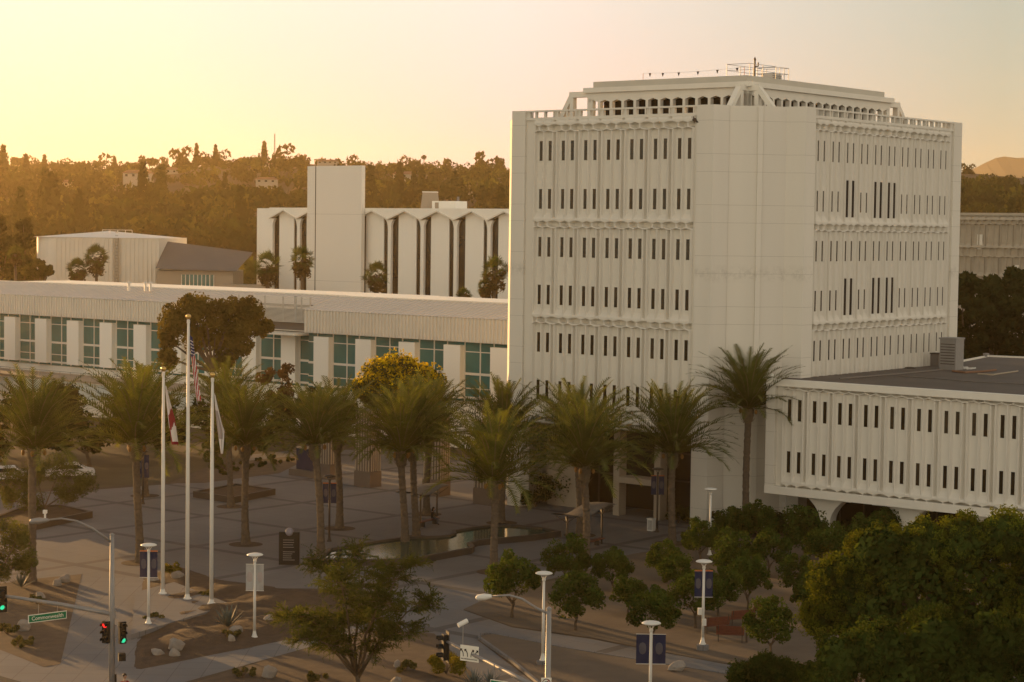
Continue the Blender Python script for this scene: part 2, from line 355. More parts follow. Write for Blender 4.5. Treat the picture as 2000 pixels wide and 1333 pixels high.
# ================================================================ ground, plaza, beds
struct(MB().sheet([(-1400, -50), (4100, -50), (4100, 5350), (-1400, 5350)], 0), 'ground', 'dryland', 'dry brown ground under the whole campus')
struct(MB().sheet(px([(-260, 1010), (-200, 965), (60, 962), (200, 956), (330, 946), (545, 925), (600, 898), (740, 880), (985, 900), (1000, 985), (1110, 960), (1330, 985), (1420, 1050), (1320, 1085), (1180, 1105), (1000, 1150), (905, 1192), (1000, 1226), (1150, 1248), (1450, 1304), (1700, 1345), (1700, 1372), (1420, 1324), (1100, 1272), (965, 1246), (932, 1250), (1090, 1370), (940, 1370), (850, 1240), (640, 1250), (280, 1350), (60, 1370), (-260, 1330)]), .004), 'plaza', 'plaza', 'wide concrete campus plaza with darker paver bands')
struct(MB().sheet(px([(160, 1128), (280, 1128), (262, 1310), (104, 1306)]), .008), 'path', 'walk', 'pale concrete path running from the street to the plaza')
struct(MB().sheet(px([(-200, 1220), (0, 1268), (84, 1304), (262, 1312), (420, 1282), (560, 1251), (700, 1222), (720, 1232), (560, 1277), (350, 1336), (330, 1420), (-300, 1420)]), .012), 'pavement', 'walk', 'pale concrete pavement along the street corner')
struct(MB().sheet(px([(-400, 1290), (0, 1321), (110, 1352), (250, 1450), (-500, 1450)]), .016), 'road', 'asphalt', 'asphalt road at the street corner')
def mound(name, poly, m, h=.25, lab=None, step=.7, base=.01, seed=0):
    q = np.array(px(poly)); lo, hi = q.min(0), q.max(0)
    xs = np.arange(lo[0]-step, hi[0]+step, step); ys = np.arange(lo[1]-step, hi[1]+step, step)
    X, Y = np.meshgrid(xs, ys); n = len(q); ins = np.zeros(X.shape, bool); dist = np.full(X.shape, 1e9)
    for i in range(n):
        (x0, y0), (x1, y1) = q[i], q[(i+1) % n]
        if abs(y1-y0) > 1e-9: ins ^= ((Y > min(y0, y1)) & (Y <= max(y0, y1)) & (X < x0+(Y-y0)*(x1-x0)/(y1-y0)))
        d = np.array([x1-x0, y1-y0]); l2 = d@d; t = np.clip(((X-x0)*d[0]+(Y-y0)*d[1])/l2, 0, 1)
        dist = np.minimum(dist, np.hypot(X-x0-t*d[0], Y-y0-t*d[1]))
    r = np.random.default_rng(seed); a, b, c, e = r.uniform(0, 6, 4)
    z = base+h*np.clip(dist/2.5, 0, 1)*(.55+.45*np.sin(X*.9+a)*np.sin(Y*.8+b)+.3*np.sin(X*2.1+c)*np.sin(Y*1.9+e))*ins-.12*(~ins)*np.clip(dist, 0, 1)
    z = np.where(ins, np.maximum(z, base), z)
    v = np.stack([X, Y, z], -1).reshape(-1, 3); w = len(xs)
    keep = [(j*w+i, j*w+i+1, (j+1)*w+i+1, (j+1)*w+i) for j in range(len(ys)-1) for i in range(w-1) if ins[j, i] or ins[j, i+1] or ins[j+1, i] or ins[j+1, i+1]]
    return np_mesh(name, v, np.array(keep), m, smooth=True, kind='structure', label=lab)
def flat(name, poly, m, lab, z=.02): return struct(MB().sheet(px(poly), z), name, m, lab)
flat('planting_bed', [(-200, 1150), (0, 1141), (62, 1132), (160, 1122), (118, 1298), (86, 1304), (0, 1270), (-200, 1222)], 'soil', 'bare brown bed at the street corner beside the path', .019)
mound('planting_bed', [(280, 1130), (345, 1105), (420, 1132), (560, 1150), (700, 1150), (780, 1190), (700, 1222), (560, 1250), (262, 1310)], 'mulch', .42, 'mulched mound around the flagpole slab', seed=2)
struct(MB().prism(px([(264, 1166), (340, 1146), (452, 1190), (256, 1250)]), 0, .30), 'pavement', 'walk', 'concrete slab under the three flagpoles')
flat('planting_bed', [(345, 1345), (560, 1278), (720, 1232), (848, 1238), (950, 1345), (960, 1430), (330, 1430)], 'soil', 'brown bed under the wispy foreground tree', .021)
flat('planting_bed', [(905, 1191), (1000, 1146), (1130, 1128), (1185, 1092), (1330, 1066), (1450, 1030), (2400, 1100), (2400, 1420), (1700, 1345), (1440, 1302), (1150, 1246), (1000, 1224)], 'dirt', 'tan ground under the citrus grove', .023)
flat('planting_bed', [(936, 1246), (965, 1243), (1100, 1269), (1420, 1321), (1800, 1380), (1800, 1500), (1200, 1500), (1060, 1344)], 'dirt', 'tan kerbed island beside the walkway', .13)
kb = MB()
kp = [np.array(p) for p in px([(1130, 1405), (1060, 1344), (1000, 1294), (936, 1249), (938, 1243), (950, 1241.5), (968, 1243), (1100, 1269), (1420, 1321), (1700, 1365)])]
for p, q in zip(kp[:-1], kp[1:]):
    d = (q-p); l = np.linalg.norm(d); d /= l; nn = np.array([-d[1], d[0]])*.08
    kb.obox((*((p+q)/2), .08), (*(d*(l/2+.03)), 0), (*nn, 0), (0, 0, .08))
struct(kb, 'kerb', 'walk', 'low concrete kerb round the tan island')
flat('lawn', [(-200, 905), (100, 880), (235, 860), (330, 878), (470, 872), (600, 866), (600, 884), (470, 900), (425, 905), (330, 942), (200, 952), (60, 958), (-200, 962)], 'lawn', 'thin brown lawn behind the palms', .02)
flat('path', [(475, 890), (600, 878), (720, 880), (720, 888), (610, 888), (480, 901)], 'walk', 'narrow concrete path behind the planting rows', .024)
flat('planting_bed', [(425, 905), (480, 901), (610, 889), (600, 897), (545, 925), (400, 944), (330, 945)], 'soil', 'brown bed with rows of small shrubs', .022)
# ================================================================ hill and far mountain
RID = [(-700, 340), (-300, 335), (0, 331), (200, 331), (330, 331), (420, 322), (560, 318), (700, 327), (850, 334), (1000, 336), (1300, 332), (1700, 330), (1880, 337), (2000, 349), (2300, 366), (2900, 390)]
RY = 1250.
rx = []; rzv = []
for x, y in RID: p = D(x, y, RY); rx.append(p[0]/RY); rzv.append(p[2])
def hill_z(X, Y):
    top = np.interp(X/np.maximum(Y, 1), rx, rzv); t = np.clip((Y-430)/(RY-430), 0, 1); back = np.clip((Y-RY)/500, 0, 1)
    b = .55*np.sin(X*.013+Y*.006)+.45*np.sin(X*.031-Y*.011+1.)+.3*np.sin(Y*.035+X*.008)
    return top*(.12*t+.88*t**1.15)*(1-.8*back)+5.*b*np.sin(PI*t)*(back == 0)
xs = np.linspace(-900, 1500, 121); ys = np.concatenate([np.linspace(430, RY, 45), np.linspace(RY+40, 1750, 8)])
X, Y = np.meshgrid(xs, ys); Z = hill_z(X, Y); v = np.stack([X, Y, np.maximum(Z, -.5)], -1).reshape(-1, 3); w = len(xs)
np_mesh('hill', v, np.array([(j*w+i, j*w+i+1, (j+1)*w+i+1, (j+1)*w+i) for j in range(len(ys)-1) for i in range(w-1)]), 'dryland', smooth=True, kind='structure', label='long wooded hill behind the campus')
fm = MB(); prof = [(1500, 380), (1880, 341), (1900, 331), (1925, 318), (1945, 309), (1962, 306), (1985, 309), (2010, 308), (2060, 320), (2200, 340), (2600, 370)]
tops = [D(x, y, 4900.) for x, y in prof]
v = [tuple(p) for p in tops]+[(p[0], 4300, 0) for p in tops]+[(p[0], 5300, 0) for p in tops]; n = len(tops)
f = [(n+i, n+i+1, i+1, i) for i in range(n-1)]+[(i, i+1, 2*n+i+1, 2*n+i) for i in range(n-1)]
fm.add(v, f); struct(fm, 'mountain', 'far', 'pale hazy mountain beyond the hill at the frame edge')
# ================================================================ office tower
def ftower():
    t = thing('office_tower', 'tall white office tower clad in honeycomb precast panels with narrow slit windows', 'office building', T(-8, 16))
    off = np.array(t.location)
    A, B_ = -17.7, 2.58; b0 = 5.2; a1 = 7.27; bE = 32.06; aW = -22.4; bN = 37.
    ZR = 32.6; ZP = 33.43; ZA = 7.3
    core = MB()
    core.prism([T(*p)[:2] for p in ((-17.4, .6), (2.3, .6), (2.95, 1.6), (4.8, 3.0), (5.9, 5.0), (a1-.6, 5.6), (a1-.6, bE-.2), (2.4, bN), (-17.5, bN), (aW, 31.8), (aW+.02, 5.2))], ZA, ZR)
    core.prism([T(*p)[:2] for p in ((-15.8, 6.), (3.2, 6.), (5.9, 5.6), (a1-.6, 6.5), (a1-.6, bE-1), (2, bN-.6), (-17, bN-.6), (aW+1, 31), (aW+1, 6.))], 0, ZA)
    core.build('wall', 'precast', t, off)
    MB().prism([T(*p)[:2] for p in ((-17.2, .6), (2.2, .6), (6.6, 5.6), (6.7, 31.8), (2.4, 36.6), (-17.5, 36.6), (-22, 31.6), (-22, 5.3))], ZR, ZR+.05).build('roof', 'roofgrav', t, off)
    # corner piers run from ground to parapet
    def pier(poly, z0=0., z1=ZP, nm='corner_pier', m='pier'): return MB().prism([T(*p)[:2] for p in poly], z0, z1).build(nm, m, t, off)
    pier(((A, -.32), (A+1.42, -.32), (A+1.42, .8), (A-.1, .8)))
    pier(((1.02, -.32), (B_, -.32), (3.05, 1.2), (2.5, 2.2), (1.02, 1.2)))
    pier(((a1+.32, 5.2), (a1+.32, 6.74), (a1-.9, 6.74), (a1-1.1, 5.5), (6.0, 4.75)))
    pier(((a1+.3, bE-1.48), (a1+.3, bE), (a1-1, bE+.6), (a1-.8, bE-1.48)))
    pier(((aW, 5.2), (aW+.1, 5.6), (-16.9, .85), (A-.02, .12)), 0, ZP-.42, 'corner_wall')
    pier(((2.9, 1.25), (4.98, 2.66), (6.15, 4.9), (5.5, 5.6), (2.2, 2.)), 0, ZP-.02, 'corner_wall')
    q0, q1 = np.array([2.9, 1.25]), np.array([6.15, 4.9]); dd = (q1-q0)/np.linalg.norm(q1-q0); nn = np.array([dd[1], -dd[0]]); c = np.array([4.98, 2.66])-nn*.02
    pier([c-dd*.2+nn*.14, c+dd*.2+nn*.14, c+dd*.2-nn*.1, c-dd*.2-nn*.1], 0, ZP-.01, 'corner_rib')
    # honeycomb screens
    g, w = .9493, 2.3289
    def wall_left(s, h, z): return T(-(16.28-s), -h, z)            # s from the far pier towards the near corner
    def wall_right(s, h, z): return T(a1+h, 7.62-.88+s, z)
    cl = sorted([(16.28-(w*k-.15+g), 16.28-(w*k-.15)) for k in range(7)])
    crr = [(w*k+.88, w*k+g+.88) for k in range(10)]
    bands = [(ZA-1., ZA+.6), (15.65, 16.27), (23.65, 24.27), (31.63, 32.25)]
    v, f = facade(17.3, cl, bands, ZA, 32.62, .38); v = np.array([wall_left(*p) for p in v])
    np_mesh('precast_screen', v-off, f, 'precast', t)
    v, f = facade(23.9, crr, [(9., 9.6)]+bands[1:], 10.5, 32.62, .25); v = np.array([wall_right(*p) for p in v])
    np_mesh('precast_screen', v-off, f[:, ::-1], 'precast', t)
    MB().obox(T(-7.6, .35, ZA+.1), V1*8.7, V2*.55, (0, 0, .1)).build('soffit', 'precast', t, off)
    for k in range(7):
        for c in cl[k]:
            for r in range(6):
                MB().obox(wall_left(c, .012, 30.88-4*r-.82), V1*.152, V2*.012, (0, 0, .82)).build('window', random.choice(('wglass', 'wglass', 'wglass2', 'wglass2', 'wglass3')) if r < 2 else random.choice(('wglass', 'wglass', 'wglass', 'wglass2')), t, off)
    big = {2, 4, 5}; few = MB()
    for k in range(10):
        for c in crr[k]:
            for r in range(6):
                z = 30.88-4*r
                if z-1.7 < 11: continue
                if k in big and r in (1, 3):
                    MB().obox(wall_right(c, .03, z-.56), V2*.25, V1*.03, (0, 0, 1.5)).build('louvre_slot', 'dark', t, off); continue
                few.obox(wall_right(c, .012, z-.82), V2*.152, V1*.012, (0, 0, .82))
    few.build('slit_windows', 'wglass', t, off, kind='stuff')
    # balustrade
    for nm, fn, SS, cs, ax, an in (('l', wall_left, 17.3, cl, V1, V2), ('r', wall_right, 23.9, crr, V2, V1)):
        b = MB()
        b.obox(fn(SS/2, .06, 32.72), ax*SS/2, an*.17, (0, 0, .11))
        b.obox(fn(SS/2, .06, ZP-.07), ax*SS/2, an*.19, (0, 0, .07))
        for i, (c1, c2) in enumerate(cs):
            b.obox(fn((c1+c2)/2, .08, 33.09), ax*.07, an*.15, (0, 0, .265))
            for e in (c1-.475, c2+.475): b.obox(fn(e, .08, 33.09), ax*.06, an*.15, (0, 0, .265))
            nx = cs[i+1][0]-.475 if i+1 < len(cs) else None
            if nx: b.obox(fn((c2+.475+nx)/2, .03, 33.09), ax*((nx-c2-.475)/2-.06), an*.08, (0, 0, .264))
        b.obox(fn(.2, .04, 33.09), ax*.2, an*.1, (0, 0, .264)); b.obox(fn(SS-.2, .04, 33.09), ax*.2, an*.1, (0, 0, .264))
        b.build('balustrade', 'precast', t, off)
    # penthouse
    pa0, pa1, pb0, pb1 = -13.8, 2.3, 5., 28.4
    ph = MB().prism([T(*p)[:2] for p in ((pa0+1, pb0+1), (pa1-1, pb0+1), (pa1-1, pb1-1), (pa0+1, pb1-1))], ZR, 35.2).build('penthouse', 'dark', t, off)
    sc = MB()
    def lef(s, h, z): return T(pa0+s, pb0-h, z)
    def rig(s, h, z): return T(pa1+h, pb0+s, z)
    for fn, LL, n, ax, an in ((lef, pa1-pa0, 13, V1, V2), (rig, pb1-pb0, 18, V2, V1)):
        st = LL/n
        for i in range(n+1):
            hw = .13 if 0 < i < n else .28
            sc.obox(fn(i*st if 0 < i < n else (.28 if i == 0 else LL-.28), -.22, 33.6), ax*hw, an*.22, (0, 0, 1.0))
        for i in range(n):                                   # hexagonal heads
            x0, x1 = i*st+.13, (i+1)*st-.13; xm = (x0+x1)/2
            for (sa, za, sb, zb) in ((x0, 34.36, xm, 34.52), (xm, 34.52, x1, 34.36)):
                p = [fn(sa, 0, za), fn(sb, 0, zb), fn(sb, 0, 34.62), fn(sa, 0, 34.62), fn(sa, -.5, za), fn(sb, -.5, zb), fn(sb, -.5, 34.62), fn(sa, -.5, 34.62)]
                sc.add(p, [(0, 1, 2, 3), (0, 4, 5, 1), (7, 6, 5, 4), (3, 2, 6, 7)])
        sc.obox(fn(LL/2, -.25, 34.87), ax*LL/2, an*.262, (0, 0, .27))
    sc.build('arcade', 'trim', ph); ph.children[0].location = tuple(-off)
    r = MB(); r.prism([T(*p)[:2] for p in ((pa0-.25, pb0-.3), (pa1+.3, pb0-.3), (pa1+.3, pb1+.3), (pa0-.25, pb1+.3))], 35.14, 35.56)
    r.build('cornice', 'trim', t, off)
    r = MB(); r.prism([T(*p)[:2] for p in ((pa0+.3, pb0+.4), (pa1-.4, pb0+.4), (pa1-.4, pb1-.3), (pa0+.3, pb1-.3))], 35.56, 36.1)
    r.build('upper_parapet', 'trim2', t, off)
    def strut(c, u, arm, brace):
        m = MB(); nrm = np.array([-u[1], u[0], 0]); c = c+nrm*random.uniform(-.002, .002)
        p = c+u*arm
        m.obox((c+p)/2+np.array([0, 0, 35.05]), u*(arm/2+.24), nrm*.27, (0, 0, .24))
        m.obox(p+np.array([0, 0, 33.7]), u*.19, nrm*.25, (0, 0, 1.09))
        a, b = p+np.array([0, 0, 35.1]), p+u*brace+np.array([0, 0, 32.8]); d = b-a; l = np.linalg.norm(d); d /= l; up = np.cross(d, nrm)
        m.obox((a+b)/2, d*l/2, nrm*.24, up*.2); return m.build('corner_strut', 'trim', t, off)
    n1, n2 = V1, V2
    strut(T(pa1-.3, pb0), -n2, .75, 1.9); strut(T(pa1, pb0+.3), n1, .75, 1.9)
    strut(T(pa0, pb0+.3), -n1, 1.75, 1.35); strut(T(pa0+.3, pb1), n2, 1.2, 2.0); strut(T(pa1-.3, pb1), n2, 1.75, 2.2)
    # recessed entrance under the left face
    e = MB()
    for a in (-15.2, -12.6, -9.8, -5.2, -2.4, .2): e.obox(T(a, 5.9, 3.6), V1*.07, V2*.06, (0, 0, 3.6))
    for z in (2.7, 5.0): e.obox(T(-6.3, 5.92, z), V1*9., V2*.045, (0, 0, .07))
    e.build('entrance_frame', 'darkst', t, off)
    MB().obox(T(-6.3, 5.97, 3.6), V1*9.1, V2*.02, (0, 0, 3.6)).build('entrance_glass', 'wglass', t, off)
    MB().obox(T(-13.9, 2.6, 3.6), V1*1.6, V2*.2, (0, 0, 3.58)).build('entrance_wall', 'tan', t, off)
    for a in (-7.3, -3.2): MB().obox(T(a, 1.6, 3.6), V1*.3, V2*.5, (0, 0, 3.58)).build('entrance_column', 'tan', t, off)
    MB().obox(T(-5.25, 1.7, 3.05), V1*1.75, V2*.9, (0, 0, .24)).build('entrance_canopy', 'tan', t, off)
    return t, off
def facade(SS, cs, bands, zb, zt, dep=.22, e=.475):
    """relief of one precast face: niches in pairs, hexagon arches, honeycomb bands -> (s, h, z) grid"""
    dx = .0475; s = np.linspace(0, SS, int(SS/dx)+1)
    zs = {round(zb, 4), round(zt, 4)}
    for z1, z2 in bands:
        for z in np.arange(z1-.16, z2+.17, .04): zs.add(round(float(z), 4))
        for k in range(1, 7): zs.add(round(z2+.16+k*.08, 4))
    zs = np.array(sorted(z for z in zs if zb-1e-6 <= z <= zt+1e-6))
    cent = np.array(cs); allc = cent.ravel()
    ribs = np.concatenate([cent[:, 0]-e, cent.mean(1), cent[:, 1]+e])
    d = np.abs(s[:, None]-ribs[None]).min(1); hv = dep*np.clip(1-(d-.04)/.055, 0, 1)
    inn = (np.abs(s[:, None]-allc[None]).min(1) < .44)
    pil = ~inn & (np.abs(s[:, None]-cent.mean(1)[None]).min(1) > .2)
    hv = np.where(pil, np.where(d < .095, hv, -.10), hv)
    # zigzag ordinate: 1 at niche centres, 0 at ribs
    xs_, ys_ = [-9.], [0.]
    for c1, c2 in cs: xs_ += [c1-e, c1, (c1+c2)/2, c2, c2+e]; ys_ += [0, 1, 0, 1, 0]
    xs_.append(SS+9); ys_.append(0.)
    zig = np.interp(s, xs_, ys_); dc = np.abs(s[:, None]-allc[None]).min(1)
    h = np.tile(hv[None], (len(zs), 1)); rib = lambda q: -.3+(dep+.3)*np.clip(1-(q-.045)/.045, 0, 1)
    edge = (s < cs[0][0]-.52) | (s > cs[-1][1]+.52)
    for z1, z2 in bands:
        lo = z1+.13*zig; hi = z2-.13*zig
        for j, z in enumerate(zs):
            if z1-.16 <= z <= z2+.17:
                cell = (z > lo) & (z < hi)
                row = np.where(cell, rib(dc), np.where(z >= hi, dep, h[j]))
                row = np.maximum(row, np.maximum(rib(np.abs(z-lo)), rib(np.abs(z-hi))))
                h[j] = np.where(edge, .085, row)
            if z2+.17 < z < z2+.66: h[j] = np.where(inn, np.maximum(h[j], dep*(1-(z-z2-.1)/.55)), h[j])
    h = np.where(edge[None], .085, h)
    X, Zg = np.meshgrid(s, zs); v = np.stack([X, h, Zg], -1).reshape(-1, 3); n = len(s)
    j, i = np.meshgrid(np.arange(len(zs)-1), np.arange(n-1), indexing='ij'); a = (j*n+i).ravel()
    return v, np.stack([a, a+1, a+n+1, a+n], 1)
tower, toff = ftower()
# things standing on the tower roof
r = thing('roof_railing', 'thin pipe guard railing on the tower penthouse roof', 'railing', T(1.2, 8, 36.1)); off = np.array(r.location)
for (b_, e_) in ((6.6, 10.6), (11.2, 12.6)):
    p0, p1 = T(1.4, b_, 36.1), T(1.4, e_, 36.1); q0, q1 = T(-.8, b_, 36.1), T(-.8, e_, 36.1)
    for (x, y) in ((p0, p1), (q0, q1), (p0, q0), (p1, q1)):
        MB().tube([x+[0, 0, .55], y+[0, 0, .55]], .018, 5).tube([x+[0, 0, 1.05], y+[0, 0, 1.05]], .02, 5).build('rail', 'galv', r, off)
    for x in (p0, p1, q0, q1, (p0+p1)/2, (q0+q1)/2): MB().tube([x-[0, 0, .06], x+[0, 0, 1.05]], .028, 5).build('post', 'galv', r, off)
c = T(.6, 8.6, 36.1); r = thing('roof_vent', 'dark twin-topped vent pipe standing inside the roof railing', 'vent', c)
MB().tube([(0, 0, -.56), (0, 0, 1.45)], .075, 8).build('pipe', 'darkst', r); MB().tube([(.0, 0, .95), (.28, 0, 1.0), (.28, 0, 1.3)], .06, 8).build('elbow', 'darkst', r)
MB().lathe((0, 0, 1.45), [(.1, 0), (.1, .12), (.02, .3)]).build('cap', 'darkst', r)
c = T(.2, 11.9, 36.1); r = thing('roof_unit', 'low louvred air handling box on the penthouse roof', 'air unit', c)
MB().obox((0, 0, .05), V1*.5, V2*.75, (0, 0, .55)).build('casing', 'roofm', r)
m = MB()
for k in range(5): m.obox(V1*.51+np.array([0, 0, -.2+.15*k]), V1*.02, V2*.68, (0, 0, .04))
m.build('louvre', 'galv', r)
pts = [T(2., 5.7+0, 36.1), T(-6.5, 5.7, 36.1)]
def pennants():
    a, b = T(-8.6, 5.8, 36.05), T(1.4, 5.8, 36.05); r = thing('pennant_line', 'string of small triangular pennants along the penthouse roof edge', 'pennants', a)
    o = np.array(r.location)
    MB().tube([a, a+[0, 0, .62]], .02, 5).build('post', 'orange', r, o); MB().tube([b, b+[0, 0, .75]], .02, 5).build('post', 'orange', r, o)
    p = [a+(b-a)*t+np.array([0, 0, .62+.12*t-.12*math.sin(PI*t)]) for t in np.linspace(0, 1, 13)]
    MB().tube(p, .008, 4).build('cord', 'galv', r, o)
    for t in (.07, .2, .36, .55, .74, .93):
        q = a+(b-a)*t+np.array([0, 0, .62+.12*t-.12*math.sin(PI*t)])
        MB().add([q-V1*.13, q+V1*.13, q-np.array([0, 0, .32])+V2*.0, q-V1*.13+V2*.01, q+V1*.13+V2*.01, q-np.array([0, 0, .32])+V2*.01], [(0, 2, 1), (3, 4, 5), (0, 1, 4, 3), (1, 2, 5, 4), (2, 0, 3, 5)]).build('pennant', 'darkst', r, o)
pennants()
p = T(.75, -.3, 32.0); b = MB(); b.ball((0, 0, .17), .11, 8, (1, 1, .9)); b.ball((.1, 0, .3), .06, 8); b.tube([(-.05, 0, .16), (-.24, 0, .03)], [.06, .03], 6); b.tube([(.15, 0, .3), (.2, 0, .29)], [.015, .004], 5)
b.tube([(0, .03, .1), (0, .03, 0)], .01, 4); b.tube([(0, -.03, .1), (0, -.03, 0)], .01, 4)
tag(b.build('bird', 'darkst', smooth=True), 'dark bird perched on the honeycomb ledge near the tower corner', 'bird').location = tuple(p)
bpy.data.objects['bird'].scale = (1.6,)*3; bpy.data.objects['bird'].rotation_euler = (0, 0, 2.4)
p = T(1.9, -.34, 6.2); r = thing('security_camera', 'white security camera bracketed to the tower corner pier', 'camera', T(1.0, -.1, 6.5), 0)
MB().tube([(0, 0, 0), tuple(-V1*.3+np.array([0, 0, .05]))], .03, 6).build('bracket', 'steelw', r); MB().obox(tuple(-V1*.38-np.array([0, 0, .05])), V1*.13, V2*.2, (0, 0, .13)).build('housing', 'steelw', r)
# ================================================================ low wing on columns
def wing():
    W0 = np.array([21.2334, 153.5631, 0]); w, g = 2.1938, .8942
    t = thing('office_wing', 'low white two-storey wing raised on flared columns with slit windows', 'office building', W0+V1*8)
    off = np.array(t.location)
    P_ = lambda s, h, z: W0+V1*s-V2*h+np.array([0, 0, z])
    ZT, ZF, ZB, ZU, ZR = 12.27, 11.78, 4.05, 3.44, 12.01
    far = G(1930, 697, ZR); rgt = G(2400, 716, ZR); SS0, SS1 = -1.7, 34.
    toe = T(7.5, 31.); poly = [P_(SS0, -.5, 0)[:2], P_(SS1, -.5, 0)[:2], rgt[:2], far[:2], toe[:2]+V2[:2]*.8, T(7.2, 6.6)[:2], T(6.2, 4.4)[:2]]
    MB().prism(poly, ZU+.1, ZR-.05).build('wall', 'precast', t, off)
    MB().prism([(p[0], p[1]) for p in [P_(SS0+.2, -.3, 0), P_(SS1, -.3, 0), rgt-V1*.3, far-V2*.4, toe+V2*.6, T(7.25, 6.7), T(6.3, 4.5)]], ZR-.05, ZR).build('roof', 'roofgrav', t, off)
    MB().obox(P_((SS0+SS1)/2, .08, (ZT+ZF)/2), V1*(SS1-SS0)/2, V2*.42, (0, 0, (ZT-ZF)/2)).build('parapet', 'trim', t, off)
    for p, q in ((rgt, far), (far, toe+V2*.6)):
        d = np.array([*(q-p)[:2], 0]); l = np.linalg.norm(d); d /= l; MB().obox((*((p+q)/2)[:2], ZR+.02), d*l/2, np.array([-d[1], d[0], 0])*.12, (0, 0, .12)).build('roof_edge', 'trim', t, off)
    MB().obox(P_((SS0+SS1)/2, .08, (ZB+ZU)/2), V1*(SS1-SS0)/2, V2*.42, (0, 0, (ZB-ZU)/2)).build('lower_fascia', 'trim', t, off)
    MB().obox(P_(SS0+.40, .07, (ZF+ZB)/2), V1*.40, V2*.38, (0, 0, (ZF-ZB)/2)).build('end_pier', 'pier', t, off)
    cs = [(w*k+.141+.9, w*k+g+.141+.9) for k in range(15)]
    v, f = facade(33.9, cs, [(11.5, 12.1), (3.45, 4.27)], ZB, ZF, .32, .447); v = np.array([P_(s-.9, h, z) for s, h, z in v])
    np_mesh('precast_screen', v-off, f, 'precast', t)
    for k in range(12):
        for c in cs[k]:
            for z in (10.77, 6.77): MB().obox(P_(c-.9, .012, z-.82), V1*.143, V2*.012, (0, 0, .82)).build('window', random.choice(('wglass', 'wglass', 'wglass', 'wglass2')), t, off)
    # flared columns with curved brackets
    for sx in (3.0, 9.85, 16.7, 23.6):
        m = MB()
        for k in range(9):
            z0, z1 = ZU*k/9, ZU*(k+1)/9; fl = lambda z: .42+1.35*max(0, (z-1.4)/2.)**2.2
            a, b = fl(z0), fl(z1); c0 = P_(sx, -1.2, 0); d0 = .45
            vs = [c0+V1*x+V2*y+np.array([0, 0, z]) for z, q in ((z0, a), (z1, b)) for x, y in ((-q, -d0), (q, -d0), (q, d0), (-q, d0))]
            m.add(vs, [(0, 1, 5, 4), (1, 2, 6, 5), (2, 3, 7, 6), (3, 0, 4, 7)]+([(4, 5, 6, 7)] if k == 8 else []))
        m.build('column', 'trim', t, off)
        MB().obox(P_(sx, -1.4, ZU-.02), V1*2.5, V2*1.3, (0, 0, .11)).build('bracket', 'trim', t, off)
    MB().obox(P_(15, -6.5, ZU/2), V1*17, V2*.1, (0, 0, ZU/2)).build('ground_floor_glass', 'wglass', t, off)
    m = MB()
    for k in range(16): m.obox(P_(-1+k*2.1, -6.36, ZU/2), V1*.05, V2*.04, (0, 0, ZU/2))
    m.build('glazing_grid', 'darkst', t, off)
    # roof furniture
    c = G(1858, 722, 12.01); u = thing('roof_unit', 'tall grey metal ventilation shaft standing on the wing roof', 'air unit', c)
    MB().obox((0, 0, 1.3), V1*.75, V2*.75, (0, 0, 1.3)).build('casing', 'galv', u); MB().obox((0, 0, 2.66), V1*.82, V2*.82, (0, 0, .07)).build('cap', 'galv', u)
    m = MB()
    for k in range(8): m.obox(V1*-.0-V2*.755+np.array([0, 0, .5+.24*k]), V1*.66, V2*.012, (0, 0, .035))
    m.build('louvre', 'darkst', u)
    c = G(1829, 716, 12.01); u = thing('roof_unit', 'short brown duct box beside the grey shaft', 'air unit', c)
    MB().obox((0, 0, .55), V1*.4, V2*.4, (0, 0, .55)).build('casing', 'grey', u); MB().obox((0, 0, 1.14), V1*.45, V2*.45, (0, 0, .05)).build('cap', 'darkst', u)
    for lab, pts, r, mt in (('long dark conduit crossing the wing roof', [(1640, 742), (1700, 737), (1760, 732), (1840, 724)], .07, 'grey'), ('dark conduit running along the front of the wing roof', [(1750, 735), (1830, 741), (1900, 747), (2010, 752)], .05, 'grey'), ('rusty bundle of pipes lying below the grey shaft', [(1860, 727), (1885, 730), (1920, 728), (1945, 725)], .09, 'tile'), ('pale pipe lying on the open wing roof', [(1910, 732), (1940, 734), (1988, 727)], .07, 'tan')):
        tag(MB().tube([G(x, y, 12.01)+[0, 0, r] for x, y in pts], r, 6).build('roof_pipe', mt), lab, 'pipe')
    m = MB(); c = G(1880, 720, 12.05)
    for k in range(14): q = c+np.array([random.uniform(-.9, 1.2), random.uniform(-.6, 1.4), .02]); m.obox(q, (random.uniform(.1, .3), random.uniform(-.1, .1), .03), (random.uniform(-.05, .05), random.uniform(.08, .2), 0), (0, 0, .05))
    tag(m.build('plastic_sheeting', 'steelw'), 'crumpled white sheeting lying beside the grey shaft', 'sheeting', kind='stuff')
    for x, y, lab in ((1714, 720, 'dark scrap mat near the tower on the wing roof'), (1748, 718, 'small dark mat beside the tower on the wing roof'), (1778, 720, 'dark hump of roofing further along the wing roof')):
        c = G(x, y, 12.01); m = MB(); m.ball((0, 0, .05), .42, 8, (1.2, .6, .22)); tag(m.build('roof_scrap', 'darkst'), lab, 'scrap').location = tuple(c)
    c = D(1508, 737, 154.4); m = MB(); m.ball((0, 0, .0), .16, 10); m.tube([(0, 0, -.3), (0, 0, 0)], .05, 6)
    tag(m.build('roof_sensor', 'steelw', smooth=True), 'small white ball sensor on the wing corner', 'sensor').location = (c[0], c[1], 12.5)
    c = G(1926, 697, 12.1); m = MB(); m.lathe((0, 0, 0), [(.12, 0), (.12, .15), (.3, .15), (.3, .3), (.05, .34)]); tag(m.build('roof_vent', 'galv'), 'squat round vent at the far corner of the wing roof', 'vent').location = tuple(c)
wing()
